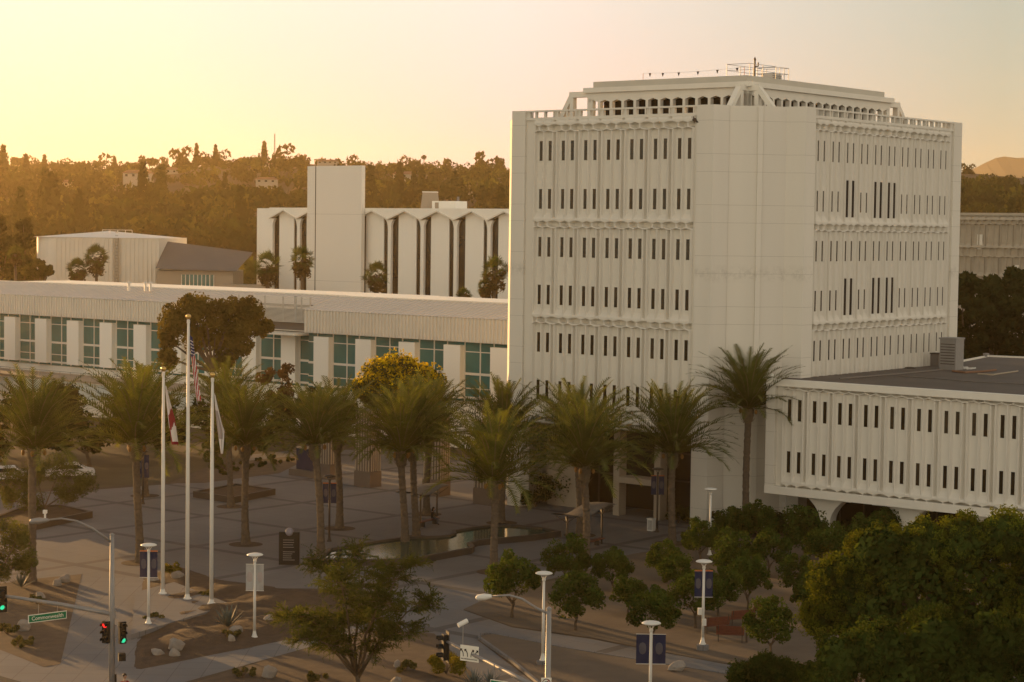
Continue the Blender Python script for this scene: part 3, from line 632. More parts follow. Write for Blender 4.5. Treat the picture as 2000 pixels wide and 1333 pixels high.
# ================================================================ long teal-glazed building
def teal():
    L0 = np.array([-67.0744, 265, 0]); R0 = np.array([-27.48, 231.02, 0]); sp = 6.493
    t = thing('glazed_building', 'long low building of ribbed white metal and teal glass with white fins', 'building', L0+V1*30+V2*8); off = np.array(t.location)
    for nm, O, s0, s1, hb in (('left', L0, -14., 57., 0.), ('right', R0, 5., 52., 0.)):
        q = lambda s, h, z, O=O: O+V1*s-V2*h+np.array([0, 0, z])
        zb, ze, zr = 11.5, 14.05, 15.42; sE = 44.9 if nm == 'left' else s1
        # ribbed band, sloped roof
        st = .5; n = int((sE-s0)/st); b = MB()
        for k in range(n):
            x = s0+k*st; b.add([q(x, .0, zb), q(x+st*.5, .0, zb), q(x+st*.56, .13, zb), q(x+st*.94, .13, zb), q(x+st, 0., zb), q(x, .0, ze), q(x+st*.5, .0, ze), q(x+st*.56, .13, ze), q(x+st*.94, .13, ze), q(x+st, 0, ze)], [(i, i+1, i+6, i+5) for i in range(4)])
        b.build('ribbed_band', 'corr', t, off)
        m = MB(); m.add([q(s0, .16, ze-.02), q(s1, .16, ze-.02), q(s1, -5.6, zr), q(s0, -5.6, zr), q(s0, -5.6, zb), q(s1, -5.6, zb), q(s0, -.05, zb), q(s1, -.05, zb)], [(0, 1, 2, 3), (3, 2, 5, 4), (0, 3, 4, 6), (1, 7, 5, 2)])
        for k in range(int((s1-s0)/.84)):
            x = s0+k*.84; a, c = q(x, .1, ze+.01), q(x, -5.6, zr+.03); m.obox((a+c)/2, (c-a)/2, V1*.03, (0, 0, .05))
        m.build('roof', 'roofm', t, off)
        MB().obox(q((s0+s1)/2, -5.75, zr-.05), V1*(s1-s0)/2, V2*.2, (0, 0, .17)).build('ridge_cap', 'trim', t, off)
        MB().prism([q(s0, -.9, 0)[:2], q(s1, -.9, 0)[:2], q(s1, -22, 0)[:2], q(s0, -22, 0)[:2]], 0, 11.45).build('wall', 'white', t, off)
        MB().prism([q(s0, -5.9, 0)[:2], q(s1, -5.9, 0)[:2], q(s1, -22, 0)[:2], q(s0, -22, 0)[:2]], 11.45, 15.2).build('rear_block', 'white', t, off)
        MB().obox(q((s0+s1)/2, -.45, zb-.02), V1*(s1-s0)/2, V2*.45, (0, 0, .035)).build('soffit', 'trim', t, off)
        fins = [k for k in range(-2, 11) if s0 < k*sp < s1-2]
        g = MB(); mu = MB(); tr = MB()
        for k in fins:
            a, c = k*sp, k*sp+2.35; e = (k+1)*sp
            MB().obox(q(a+1.17, -.42, (11.06+5.4)/2), V1*1.17, V2*.42, (0, 0, (11.06-5.4)/2)).build('fin', 'white', t, off)
        for k in range(-3, 11):
            a, e = k*sp+2.35, (k+1)*sp
            a, e = max(a-2.35, s0), min(e, s1)
            if e-a < .4: continue
            g = MB().obox(q((a+e)/2, -.8, 8.3), V1*(e-a)/2, V2*.03, (0, 0, 3.2)).build('glazing', 'tealglass', t, off)
            m = MB(); xm = k*sp+2.35+2.2
            for x in (xm, k*sp+2.4, (k+1)*sp-.06):
                if s0 < x < s1: m.obox(q(x, -.74, 8.3), V1*.06, V2*.05, (0, 0, 3.15))
            for z, hh in ((10.4, .05), (8.05, .13), (6.5, .05), (5.5, .12)): m.obox(q((a+e)/2, -.73, z), V1*(e-a)/2, V2*.045, (0, 0, hh))
            m.build('mullion', 'trim', g); g.children[0].location = tuple(-off)
    # end wall of the nearer section, louvred screen of the farther one
    q = lambda s, h, z: L0+V1*s-V2*h+np.array([0, 0, z])
    m = MB()
    for k in range(22): m.obox(q(51., .35, 12.5+.135*k), V1*6.05, V2*.06, (0, 0, .033))
    m.build('louvre_screen', 'trim', t, off); MB().obox(q(51, -.6, 12.9), V1*6.1, V2*.05, (0, 0, 1.6)).build('louvre_backing', 'grey', t, off)
    m = MB()
    for x in (45.1, 47.3, 49.5, 52.5, 55.5, 56.9): m.obox(q(x, .22, 13.95), V1*.08, V2*.05, (0, 0, 1.45))
    m.obox(q(54.6, .3, 13.95), V1*.12, V2*.1, (0, 0, 1.5)); m.build('louvre_post', 'galv', t, off)
    MB().obox(q(53.5, 1.2, 11.2), V1*3.4, V2*1.3, (0, 0, .12)).build('lip', 'trim', t, off)
    # single-storey base in front
    MB().prism([q(-14, 6.5, 0)[:2], q(47, 6.5, 0)[:2], q(47, .9, 0)[:2], q(-14, .9, 0)[:2]], 0, 4.1).build('base_storey', 'corr', t, off)
    MB().prism([q(-14.2, 6.8, 0)[:2], q(47.2, 6.8, 0)[:2], q(47.2, .9, 0)[:2], q(-14.2, .9, 0)[:2]], 4.1, 4.35).build('terrace', 'tan', t, off)
    m = MB().obox(q(16, 6.55, 3.0), V1*29, V2*.06, (0, 0, .95)).build('base_glazing', 'paleblue', t, off)
    m = MB()
    for k in range(31): m.tube([q(-14+2*k, 6.6, 4.35), q(-14+2*k, 6.6, 5.2)], .03, 5)
    for z in (4.8, 5.2): m.tube([q(-14, 6.6, z), q(46, 6.6, z)], .025, 5)
    m.build('terrace_rail', 'galv', t, off)
teal()
for x, y, lab in ((252, 549, 'white mushroom vent on the low roof left of the ladder wall'), (284, 552, 'short white vent on the low roof below the grey annex'), (294, 554, 'stout white vent box beside the short one on the low roof')):
    c = D(x, y, 252); r = thing('roof_vent', lab, 'vent', (c[0], c[1], 15.1)); MB().tube([(0, 0, 0), (0, 0, .95)], .16, 8).build('pipe', 'steelw', r); MB().lathe((0, 0, .95), [(.3, 0), (.3, .12), (.05, .25)]).build('cap', 'steelw', r)
# brown ribbed pylons on the plaza edge
py_ = None
for i, (x, yb, lab) in enumerate(((640, 935, 'brown ribbed pylon behind the dark cabinet, deepest in the palm shade'), (718, 950, 'brown ribbed pylon standing clear between two palm trunks'), (852, 967, 'brown ribbed pylon behind the shade canopy with the bench sitter'), (952, 985, 'brown ribbed pylon nearest the white tower'))):
    c = G(x, yb)
    if py_ is None:
        py_ = r = thing('pylon', lab, 'pylon', c, 0, 'ribbed brown pylons on the plaza')
        MB().obox((0, 0, .7), V1*1.0, V2*.75, (0, 0, .7)).build('plinth', 'brownm', r); MB().obox((0, 0, 4.2), V1*.95, V2*.7, (0, 0, 2.8)).build('shaft', 'brownm', r)
        m = MB()
        for k in range(6): m.obox(-V2*.73+V1*(-.8+.32*k)+np.array([0, 0, 4.2]), V1*.05, V2*.05, (0, 0, 2.75))
        for k in range(5): m.obox(V1*.98+V2*(-.56+.28*k)+np.array([0, 0, 4.2]), V1*.05, V2*.045, (0, 0, 2.75))
        m.build('rib', 'tan', r)
    else: r = dup(py_, c, 0, lab)
# ================================================================ white building with pointed arches
def arch():
    P0 = D(990, 408, 318.); P0[2] = 0; n0 = 0
    t = thing('arcaded_building', 'white building with pointed arch bays and tall dark window strips', 'building', P0-V1*15+V2*10); off = np.array(t.location)
    so = lambda x, y=408: hit(x, y, P0, V1)[0]
    q = lambda s, h, z: P0+V1*s-V2*h+np.array([0, 0, z])
    ZT = hit(750, 407, P0, V1)[1]; ZV = hit(761, 429, P0, V1)[1]; sl = so(502)
    pk = [so(x) for x in (557.5, 612, 668, 730, 793.7, 857.5, 924.8, 989, 1056)]; vl = [so(x) for x in (530, 583, 640, 697, 761, 825, 890, 955.5, 1020, 1090)]
    MB().prism([q(sl, -1.6, 0)[:2], q(12, -1.6, 0)[:2], q(12, -24, 0)[:2], q(sl, -24, 0)[:2]], 0, ZT-.1).build('wall', 'white', t, off)
    MB().prism([q(sl, 0, 0)[:2], q(so(530)-.35, 0, 0)[:2], q(so(530)-.35, -1.6, 0)[:2], q(sl, -1.6, 0)[:2]], 0, ZT-.12).build('end_pier', 'white', t, off)
    # zigzag roof slab front
    m = MB()
    pts = [(sl, ZV+.0)]+[(vl[0], ZV)]
    for i in range(len(pk)): pts += [(pk[i], ZT-.45), (vl[i+1], ZV)]
    for (s0, z0), (s1, z1) in zip(pts[1:-1], pts[2:]):
        vs = [q(s0, .5, z0), q(s1, .5, z1), q(s1, .5, ZT), q(s0, .5, ZT), q(s0, -1.7, z0), q(s1, -1.7, z1), q(s1, -1.7, ZT), q(s0, -1.7, ZT)]
        m.add(vs, [(0, 1, 2, 3), (0, 4, 5, 1), (3, 2, 6, 7)])
    m.build('zigzag_roof', 'white', t, off)
    m = MB()
    for (s0, z0), (s1, z1) in zip(pts[1:-1], pts[2:]):
        a, b = q(s0, .56, z0+.02), q(s1, .56, z1+.02); d = b-a; m.obox((a+b)/2, d/2, V2*.11, np.array([0, 0, .12]))
    m.build('roof_edge', 'trim', t, off)
    for i, s in enumerate(vl):
        MB().obox(q(s, -.25, ZV/2), V1*.36, V2*.25, (0, 0, ZV/2)).build('column', 'white', t, off)
        for sg in (-1, 1):                       # curved shoulders
            m = MB(); arc = [(s+sg*(.32+.75*(k/6)**1.6*1.0), ZV-1.7+1.7*(1-(1-k/6)**2)) for k in range(7)]
            for (a0, b0), (a1, b1) in zip(arc[:-1], arc[1:]):
                vs = [q(s, .03, b0), q(a0, .03, b0), q(a1, .03, b1), q(s, .03, b1), q(s, -.5, b0), q(a0, -.5, b0), q(a1, -.5, b1), q(s, -.5, b1)]; m.add(vs, [(0, 1, 2, 3) if sg > 0 else (3, 2, 1, 0), (1, 5, 6, 2)])
            m.build('shoulder', 'white', t, off)
    for i in range(len(pk)):
        a, b = vl[i]+.32, vl[i+1]-.32; ww = b-a
        MB().obox(q((a+b)/2, -.62, ZV/2+.6), V1*ww/2, V2*.05, (0, 0, ZV/2+.6)).build('window', 'wglass', t, off)
        MB().obox(q(pk[i]-.05, -.52, ZT/2-.2), V1*(ww*.30), V2*.14, (0, 0, ZT/2-.25)).build('panel', 'white', t, off)
    # stair tower in front
    s0, s1 = so(613), so(720); z1 = hit(660, 325, P0, V1)[1]
    st = MB().prism([q(s0, 1.6, 0)[:2], q(s1-.1, 1.6, 0)[:2], q(s1-.3, .6, 0)[:2], q(s0, .6, 0)[:2]], 0, z1).build('stair_tower', 'stair', t, off)
    MB().obox(q(s0+.155*(s1-s0), 1.6, z1/2), V1*.08, V2*.03, (0, 0, z1/2)).build('joint', 'dark', st); st.children[0].location = tuple(-off)
    return P0, q, so, ZT
aP, aq, aso, aZ = arch()
c = aq(aso(762), -10, aZ-.1); r = thing('roof_cooler', 'tapered concrete cooling block on the arcaded building roof', 'cooler', c)
MB().add([(-1.6, -1.6, 0), (1.6, -1.6, 0), (1.6, 1.6, 0), (-1.6, 1.6, 0), (-1.25, -1.25, 2.9), (1.25, -1.25, 2.9), (1.25, 1.25, 2.9), (-1.25, 1.25, 2.9)], [(0, 1, 5, 4), (1, 2, 6, 5), (2, 3, 7, 6), (3, 0, 4, 7), (4, 5, 6, 7)]).build('casing', 'tan', r); MB().box(-1.3, 1.3, -1.3, 1.3, 2.9, 3.05).build('cap', 'white', r)
c = aq(aso(800), -10, aZ-.1); r = thing('roof_unit', 'low white plant room on the arcaded building roof', 'plant room', c)
MB().obox((0, 0, .7), V1*2.6, V2*1.5, (0, 0, .75)).build('casing', 'white', r); MB().obox(-V1*1.5-V2*1.52+np.array([0, 0, .7]), V1*.4, V2*.03, (0, 0, .5)).build('louvre', 'tan', r); MB().tube([V1*1.9+np.array([0, 0, 1.4]), V1*1.9+np.array([0, 0, 2.2])], .2, 8).build('chimney', 'galv', r)
# ================================================================ round-cornered hall with grey roof
def hall():
    c = D(310, 465, 340); c[2] = 0; t = thing('round_hall', 'pale ribbed hall with a rounded corner and a grey sloping annex roof', 'building', c); off = np.array(t.location)
    zt = D(310, 466, 340)[2]; zl = D(70, 463, 345)[2]
    xl = D(67, 500, 340)[0]; xr = D(312, 500, 340)[0]
    arc = [(xl+3.2-3.2*math.cos(k/8*PI/2), 342.2-3.2*math.sin(k/8*PI/2)) for k in range(9)]
    poly = [(xl, 362)]+arc+[(xr, 339), (xr+1, 362)]
    MB().prism(poly, 0, zt).build('wall', 'corr', t, off)
    m = MB()
    for k in range(24): x = xl+4+k*(xr-xl-4.5)/23; m.box(x-.05, x+.05, 338.75, 339.1, 6, zt-.02)
    m.build('rib', 'corr', t, off)
    MB().add([(xl, 338.8, zt), (xr+.2, 338.8, zt), (xr+.2, 362, zt), (xl, 362, zt), ((xl+xr)/2, 350, zt+1.1)], [(0, 1, 4), (1, 2, 4), (2, 3, 4), (3, 0, 4)]).build('roof', 'steelw', t, off)
    xd = D(228, 500, 338.5)[0]; m = MB().box(xd-.35, xd-.25, 338.3, 338.7, 6, zt).box(xd+.25, xd+.35, 338.3, 338.7, 6, zt)
    for k in range(30): m.box(xd-.26, xd+.26, 338.4, 338.5, 6+k*.55, 6.08+k*.55)
    m.build('ladder', 'tan', t, off)
    m = MB()
    for x in (200, 215, 230, 245, 258): p = D(x, 470, 345); m.tube([(p[0], 345, zt+.2), (p[0], 345, zt+1.3)], .05, 5)
    a, b = D(200, 470, 345)[0], D(258, 470, 345)[0]; m.tube([(a, 345, zt+1.3), (b, 345, zt+1.3)], .05, 5); m.build('roof_rail', 'steelw', t, off)
    # annex
    z1, z2 = D(314, 472, 341)[2], D(487, 494, 341)[2]; ze = D(390, 529, 336)[2]; x2 = D(487, 500, 341)[0]; x3 = D(500, 500, 341)[0]
    MB().add([(xr, 336, ze+.25), (D(462, 529, 336)[0], 336, ze), (x2, 346, z2), (xr, 346, z1)], [(0, 1, 2, 3)]).build('annex_roof', 'grey', t, off)
    MB().box(xr+.05, x2-2.2, 337, 350, 0, ze-.1).build('annex_wall', 'tan', t, off)
    a, b = D(355, 500, 336.9)[0], D(418, 500, 336.9)[0]; m = MB().box(a, b, 336.85, 337.0, ze-5, ze-.7).build('window', 'tealglass', t, off)
    m2 = MB()
    for k in range(9): x = a+(b-a)*k/8; m2.box(x-.06, x+.06, 336.7, 336.84, ze-5, ze-.7)
    m2.build('mullion', 'trim', m); m.children[0].location = tuple(-off)
    MB().box(D(430, 500, 333)[0], x3+3, 333, 336.8, 0, ze-2.2).build('porch', 'tan', t, off)
hall()
# ================================================================ textured building at the far right
def textured():
    c = D(1880, 420, 300); c[2] = 0; t = thing('textured_building', 'grey honeycomb-textured concrete building behind the tower', 'building', c); off = np.array(t.location)
    zt = D(1940, 418, 300)[2]; x0 = c[0]-10; d = V1*1.0
    q = lambda s, h, z: c+V1*s*1.-V2*h+np.array([0, 0, z])
    MB().prism([q(-8, 0, 0)[:2], q(40, 0, 0)[:2], q(40, -20, 0)[:2], q(-8, -20, 0)[:2]], 0, zt).build('wall', 'pier2', t, off)
    cs = [(1.1*k*2+.6, 1.1*k*2+1.55) for k in range(21)]
    v, f = facade(47, cs, [(zt-1.6, zt-.9), (zt-6.4, zt-5.), (zt-10.6, zt-9.2)], zt-13, zt-.3, .45); v = np.array([q(s-7, h+.02, z) for s, h, z in v])
    np_mesh('precast_screen', v-off, f, 'pier2', t)
    MB().obox(q(16, .1, zt-.1), V1*24, V2*.3, (0, 0, .2)).build('parapet', 'pier2', t, off)
    for s, z in ((3.0, zt-4.2), (13.6, zt-4.2), (9., zt-8.6), (20, zt-8.6)): MB().obox(q(s, .14, z), V1*.42, V2*.1, (0, 0, 1.1)).build('window', 'trim', t, off)
M['pier2'] = mat('raw_precast', (.40, .35, .275), .9, .18, .8, .2)
textured()
# ================================================================ date palms
def frond_crown(n, seed, L=4.7):
    r = np.random.default_rng(seed); V_, F_ = [], []; o = 0; ST, SF = [], []; so = 0
    for i in range(n):
        az = i*2.39996+r.uniform(-.2, .2); u = (i+.5)/n
        el = math.radians(87-70*u**.95+r.uniform(-7, 7)); ln = L*(.84+.22*math.sin(PI*min(1, u*1.05+.1)))*r.uniform(.9, 1.06)
        k = 15; p = np.zeros(3); pts = [p.copy()]; a = el; ds = ln/k; bend = math.radians(r.uniform(2.6, 4.4))*(.75+.7*math.cos(el))
        twist = r.uniform(-.03, .03)
        for j in range(k):
            p = p+ds*np.array([math.cos(a)*math.cos(az), math.cos(a)*math.sin(az), math.sin(a)]); pts.append(p.copy()); a -= bend*(.35+1.3*j/k); az += twist
        pts = np.array(pts); d = np.gradient(pts, axis=0); d /= np.linalg.norm(d, axis=1)[:, None]
        side = np.cross(d, [0, 0, 1.]); side /= np.linalg.norm(side, axis=1)[:, None]+1e-9; upv = np.cross(side, d)
        ST.append(np.concatenate([pts[:-1]-side[:-1]*.03, pts[:-1]+side[:-1]*.03])); m = len(pts)-1
        SF += [(so+j, so+j+1, so+m+j+1, so+m+j) for j in range(m-1)]; so += 2*m
        for t in np.linspace(.13, 1., 30):
            q = t*k; j = min(int(q), k-1); fr = q-j; c = pts[j]*(1-fr)+pts[j+1]*fr
            ll = .62*math.sin(PI*(.16+.78*t))**.8+.08; fw_ = .55+.5*t
            for sg in (-1, 1):
                dr = side[j]*sg*.8+d[j]*fw_+upv[j]*r.uniform(.05, .5); dr /= np.linalg.norm(dr)
                w = d[j]*.058; tip = c+dr*ll*r.uniform(.85, 1.1)-np.array([0, 0, .07])
                V_ += [c-w, c+w, tip]; F_.append((o, o+1, o+2)); o += 3
    return np.array(V_), np.array(F_), np.concatenate(ST), np.array(SF)
CR = [frond_crown(80, 11), frond_crown(72, 23), frond_crown(88, 5)]
crown_me = []
def palm(base, top, ytop, lab, i, tk=1.):
    b = G(*base); d = b[1]; tt = D(top[0], top[1], d); h = tt[2]; s = (D(top[0], ytop, d)[2]-h)/4.45
    t = thing('date_palm', lab, 'palm tree', b, 0, 'date palms on the plaza')
    lean = tt[0]-b[0]; pts, rad = [], []; n = 44
    for k in range(n+1):
        u = k/n; pts.append((lean*u**1.4+.05*math.sin(5*u+i), .04*math.cos(4*u+i), h*u)); rad.append((.25+.16*math.exp(-u*9)+.022*(k % 2)+.015*math.sin(k*2.1+i))*tk)
    MB().tube(pts, rad, 10).build('trunk', 'trunk', t)
    m = MB(); m.lathe((lean, 0, h-1.15), [(.2*tk, 0), (.36*tk, .25), (.46*tk, .7), (.42*tk, 1.15), (.2*tk, 1.5)], 10)
    for k in range(46):
        a = k*2.4; z = h-1.1+1.1*(k/46); rr = (.36+.1*(k % 5)/5)*tk; c = np.array([lean+rr*math.cos(a), rr*math.sin(a), z]); dr = np.array([math.cos(a), math.sin(a), 1.3]); dr /= np.linalg.norm(dr)
        sd_ = np.array([-math.sin(a), math.cos(a), 0]); m.add([c-sd_*.06, c+sd_*.06, c+dr*.34], [(0, 1, 2)])
    m.build('leaf_bases', 'boots', t)
    k = i % 3
    while len(crown_me) <= k:
        q = len(crown_me); v, f, sv, sf = CR[q]
        o = np_mesh('fronds', v, f, 'l_palm' if q != 1 else 'l_palm2', t); st = np_mesh('midribs', sv, sf, 'fruit2', t)
        crown_me.append((o.data, st.data)); bpy.data.objects.remove(o); bpy.data.objects.remove(st)
    for nm, me in zip(('fronds', 'midribs'), crown_me[k]):
        o = bpy.data.objects.new(nm, me); link(o, t); o.location = (lean, 0, h-.1); o.scale = (s, s, s); o.rotation_euler = (0, 0, i*1.37)
    m = MB()
    for k in range(4):
        a = k*1.6+i; pts = [(lean+.15*math.cos(a), .15*math.sin(a), h+.3), (lean+.45*math.cos(a), .45*math.sin(a), h+.85), (lean+.7*math.cos(a), .7*math.sin(a), h+.7)]
        m.tube(pts, [.025, .03, .05], 5); m.ball((pts[2][0], pts[2][1], h-.15), .13, 6, (1, 1, 1.6))
    m.build('date_stalks', 'fruit', t)
    struct(MB().lathe((b[0], b[1], .012), [(1.25, 0), (1.25, .012), (.05, .03)], 20), 'tree_well', 'mulch', 'round mulched tree well under a date palm')
    return t
M['fruit2'] = mat('midrib', (.15, .12, .05), .7, .2, 3.)
for i, a in enumerate((
    ((60, 1138), (66, 880), 712, 'leftmost large date palm, growing beside the street-corner bed'),
    ((272, 1100), (266, 872), 688, 'date palm left of the shortest left-hand flagpole'),
    ((283, 969), (281, 815), 700, 'date palm with a navy banner at its foot, behind another palm', .9),
    ((480, 1064), (478, 872), 728, 'date palm just right of the flag with the grey cloth'),
    ((452, 990), (441, 815), 690, 'date palm rising behind the long planter', .9),
    ((628, 1092), (615, 870), 738, 'leaning date palm between the black monument sign and the dark lamp post'),
    ((663, 1033), (659, 858), 730, 'date palm with a sunlit trunk edge beside the dark lamp post'),
    ((790, 1066), (784, 885), 740, 'date palm at the pool edge, its trunk foot hidden by the wispy tree'),
    ((812, 1051), (806, 875), 728, 'date palm in the notch of the pool rim, beside the shade canopy'),
    ((833, 1005), (838, 855), 722, 'date palm behind the shade canopy with the sitter'),
    ((966, 1118), (965, 945), 775, 'low-crowned date palm in front of the pool'),
    ((980, 1022), (980, 868), 728, 'date palm behind the pool beside the tower entrance'),
    ((1145, 1100), (1142, 915), 752, 'date palm in front of the second shade canopy'),
    ((1132, 1046), (1130, 890), 728, 'date palm directly behind the second shade canopy'),
    ((1311, 1062), (1314, 888), 735, 'date palm in front of the tower near-corner pier'),
    ((1456, 1046), (1461, 800), 668, 'tallest-reaching date palm, against the blank tower corner'))):
    palm(a[0], a[1], a[2], a[3], i, *(a[4:]))
# ================================================================ fan palms behind the low buildings
def fan_palm(c, ybase, Y, lab, r=1.9):
    p = D(c[0], c[1], Y); t = thing('fan_palm', lab, 'palm tree', (p[0], p[1], 0), 0, 'fan palms by the arcaded building'); h = p[2]
    MB().tube([(0, 0, 0), (.1, 0, h*.5), (0, 0, h)], [.32, .25, .22], 8).build('trunk', 'trunk', t)
    V_, F_ = [], []; o = 0; rr = random.Random(int(c[0]))
    for k in range(34):
        a = k*2.4+rr.uniform(-.3, .3); el = math.radians(84-135*(k/34)+rr.uniform(-8, 8)); d = np.array([math.cos(a)*math.cos(el), math.sin(a)*math.cos(el), math.sin(el)])
        c0 = np.array([0, 0, h])+d*r*rr.uniform(.5, .85); s1 = np.cross(d, [0, 0, 1.]); s1 /= np.linalg.norm(s1)+1e-9; u1 = np.cross(s1, d); tl = rr.uniform(-1., 1.); s1, u1 = s1*math.cos(tl)+u1*math.sin(tl), u1*math.cos(tl)-s1*math.sin(tl)
        for q in range(13):
            b = math.radians(-100+200*q/12); e = d*math.cos(b)+s1*math.sin(b); tip = c0+e*r*.6*rr.uniform(.75, 1.15)+u1*.1*r-np.array([0, 0, .12*r*rr.random()]); w = np.cross(e, u1)*.034*r; md = c0+e*r*.3
            V_ += [c0, md-w, tip, md+w]; F_.append((o, o+1, o+2, o+3)); o += 4
    np_mesh('fronds', np.array(V_), np.array(F_), 'l_fan', t)
    cs = [(.42*r*math.cos(k*1.8), .42*r*math.sin(k*1.8), h-r*(.25+.13*k)) for k in range(9)]
    v, f = puff(cs, [r*.42]*9, 55, .26, 1., .3); np_mesh('dead_skirt', v, f, 'l_skirt', t)
for c, Y, lab, r in (((522, 520), 300, 'shaggy fan palm at the left end of the arcaded building', 2.0), ((590, 508), 298, 'shaggy fan palm left of the stair tower', 1.85), ((736, 538), 305, 'fan palm tucked against the right side of the stair tower', 1.9), ((966, 530), 300, 'fan palm next to the office tower edge', 2.1), ((948, 560), 300, 'small low fan palm leaning beside the tower edge', 1.2),
    ((188, 503), 318, 'fan palm in front of the ribbed hall wall', 1.9), ((152, 527), 316, 'low bushy fan palm at the foot of the hall', 1.7), ((30, 497), 330, 'hazy small fan palm at the left frame edge', 1.3), ((905, 578), 262, 'tiny palm head showing above the ribbed roof', 1.0)):
    fan_palm(c, 0, Y, lab, r)
# ================================================================ broadleaf and wispy trees
def limbs(m, top, n, R, r0=.16, seed=0, spread=.8, base=(0, 0)):
    rr = random.Random(seed); m.tube([(base[0], base[1], -.05), (base[0]+rr.uniform(-.1, .1), base[1], top*.5), (base[0]+rr.uniform(-.15, .15), base[1]+rr.uniform(-.1, .1), top)], [r0*1.25, r0, r0*.85], 8)
    for k in range(n):
        a = 2*PI*k/n+rr.uniform(-.3, .3); e = R*rr.uniform(.55, .9); z = top*rr.uniform(.7, .98)
        m.tube([(base[0], base[1], z), (base[0]+.45*e*math.cos(a)*spread, base[1]+.45*e*math.sin(a)*spread, z+.45*e), (base[0]+e*math.cos(a), base[1]+e*math.sin(a), z+.85*e)], [r0*.6, r0*.38, r0*.12], 6)
    return m
def pxtree(name, lab, cat, base, Y, lumps, lm, per, leaf, bark='bark', r0=.2, fill=.75, squash=.9, sub=9, subr=.42, asp=.55, trunk=True, extra=None, group=None):
    """tree standing at base (pixel foot or x,y on the ground) whose crown lumps are given as pixel x, y, radius at distance Y"""
    b = G(*base) if base[1] > 500 else D(base[0], 800, Y); b = np.array([b[0], b[1] if base[1] > 500 else Y, 0]); t = thing(name, lab, cat, b, 0, group)
    sc = F/b[1]; cs, rs = [], []; zmin = 99
    for j, (x, y, rp) in enumerate(lumps):
        p = D(x, y, b[1])-b; R = rp/sc; dy = random.uniform(-1, 1)*R*.9
        for k in range(sub):
            d = rnd_dirs(1)[0]; q = R*random.random()**.4*(1-subr*.6); cs.append((p[0]+d[0]*q, p[1]+dy+d[1]*q*1.3, p[2]+d[2]*q*squash)); rs.append(R*subr*random.uniform(.7, 1.25))
        zmin = min(zmin, p[2]-R*.6)
    v, f = puff(cs, rs, per, leaf, squash, asp=asp)
    o = np_mesh('crown', v, f, lm, t)
    if extra:
        m2, frac, per2, lf2 = extra; top = sorted(range(len(cs)), key=lambda i: -cs[i][2])[:int(len(cs)*frac)]
        v, f = puff([np.array(cs[i])+[0, 0, rs[i]*.35] for i in top], [rs[i]*1.02 for i in top], per2, lf2, squash, .85); np_mesh('blossom', v, f, m2, t)
    if trunk:
        m = MB(); cx = np.mean([c[0] for c in cs]); top = max(.6, zmin)
        m.tube([(0, 0, -.05), (cx*.3, 0, top*.6), (cx*.7, 0, top)], [r0*1.3, r0, r0*.8], 8)
        for (x, y, rp) in lumps:
            p = D(x, y, b[1])-b; m.tube([(cx*.7, 0, top*.95), (cx*.35+p[0]*.5, 0, top*.4+p[2]*.55), (p[0], 0, p[2])], [r0*.55, r0*.35, r0*.1], 6)
        m.build('trunk', bark, t)
    return t
pxtree('eucalyptus', 'large olive-brown tree with a dense spreading crown above the middle flagpole', 'tree', (418, 890), 0, [(345, 625, 44), (400, 602, 40), (440, 635, 48), (490, 605, 32), (508, 640, 24), (325, 662, 26), (470, 668, 34), (385, 665, 34), (335, 700, 26), (420, 660, 40), (360, 640, 40), (455, 600, 34), (475, 640, 36), (375, 600, 34), (440, 700, 26)], 'l_euc', 105, .16, r0=.35, sub=20, subr=.40)
pxtree('tree', 'reddish-brown sparse tree behind the palms, left of the yellow one', 'tree', (555, 880), 0, [(520, 735, 22), (555, 725, 22), (560, 760, 26), (530, 780, 24), (500, 800, 22)], 'l_red', 60, .2, r0=.16, sub=8)
pxtree('flowering_tree', 'round tree covered in bright yellow blossom behind the palms', 'tree', (775, 900), 0, [(738, 738, 38), (785, 725, 40), (828, 740, 36), (708, 762, 26), (850, 757, 26), (760, 718, 26), (780, 770, 50), (730, 790, 36), (810, 780, 40)], 'l_euc2', 90, .17, r0=.22, sub=18, subr=.46, extra=('l_yel', .75, 75, .15))
M_ = None
pxtree('tree', 'dark green tree filling the gap between the two leftmost palms', 'tree', (175, 915), 0, [(150, 835, 40), (190, 865, 34), (215, 840, 28), (120, 860, 30)], 'l_dark', 80, .22, r0=.2, sub=9)
pxtree('tree', 'dark green tree behind the grey flag and its palm', 'tree', (400, 890), 0, [(380, 810, 34), (420, 830, 34), (350, 840, 30), (440, 800, 28), (545, 830, 34), (520, 860, 26)], 'l_dark', 80, .22, r0=.2, sub=9)
pxtree('tree', 'yellow-green airy tree standing over the long planter', 'tree', (452, 948), 0, [(405, 885, 24), (440, 868, 26), (475, 880, 24), (420, 905, 20)], 'l_verde', 110, .16, r0=.1, sub=7, asp=.3)
pxtree('tree', 'dark trees leaning in from the left frame edge above the brown lawn', 'tree', (-60, 905), 0, [(-30, 830, 50), (-90, 800, 60), (-140, 820, 60), (-20, 870, 36)], 'l_dark', 90, .24, r0=.3, sub=9)
pxtree('desert_tree', 'wispy green tree growing in the planter at the left', 'tree', (100, 1012), 0, [(20, 940, 38), (70, 925, 40), (120, 915, 38), (160, 945, 30), (60, 970, 34), (130, 965, 30), (10, 975, 26)], 'l_verde', 230, .11, r0=.12, sub=13, subr=.46, asp=.2)
pxtree('desert_tree', 'wispy tree at the left frame edge beside the leftmost palm', 'tree', (-10, 1170), 0, [(-10, 1030, 40), (30, 1060, 38), (50, 1095, 30), (0, 1100, 40), (-50, 1080, 50)], 'l_verde', 230, .11, r0=.12, sub=13, subr=.46, asp=.2)
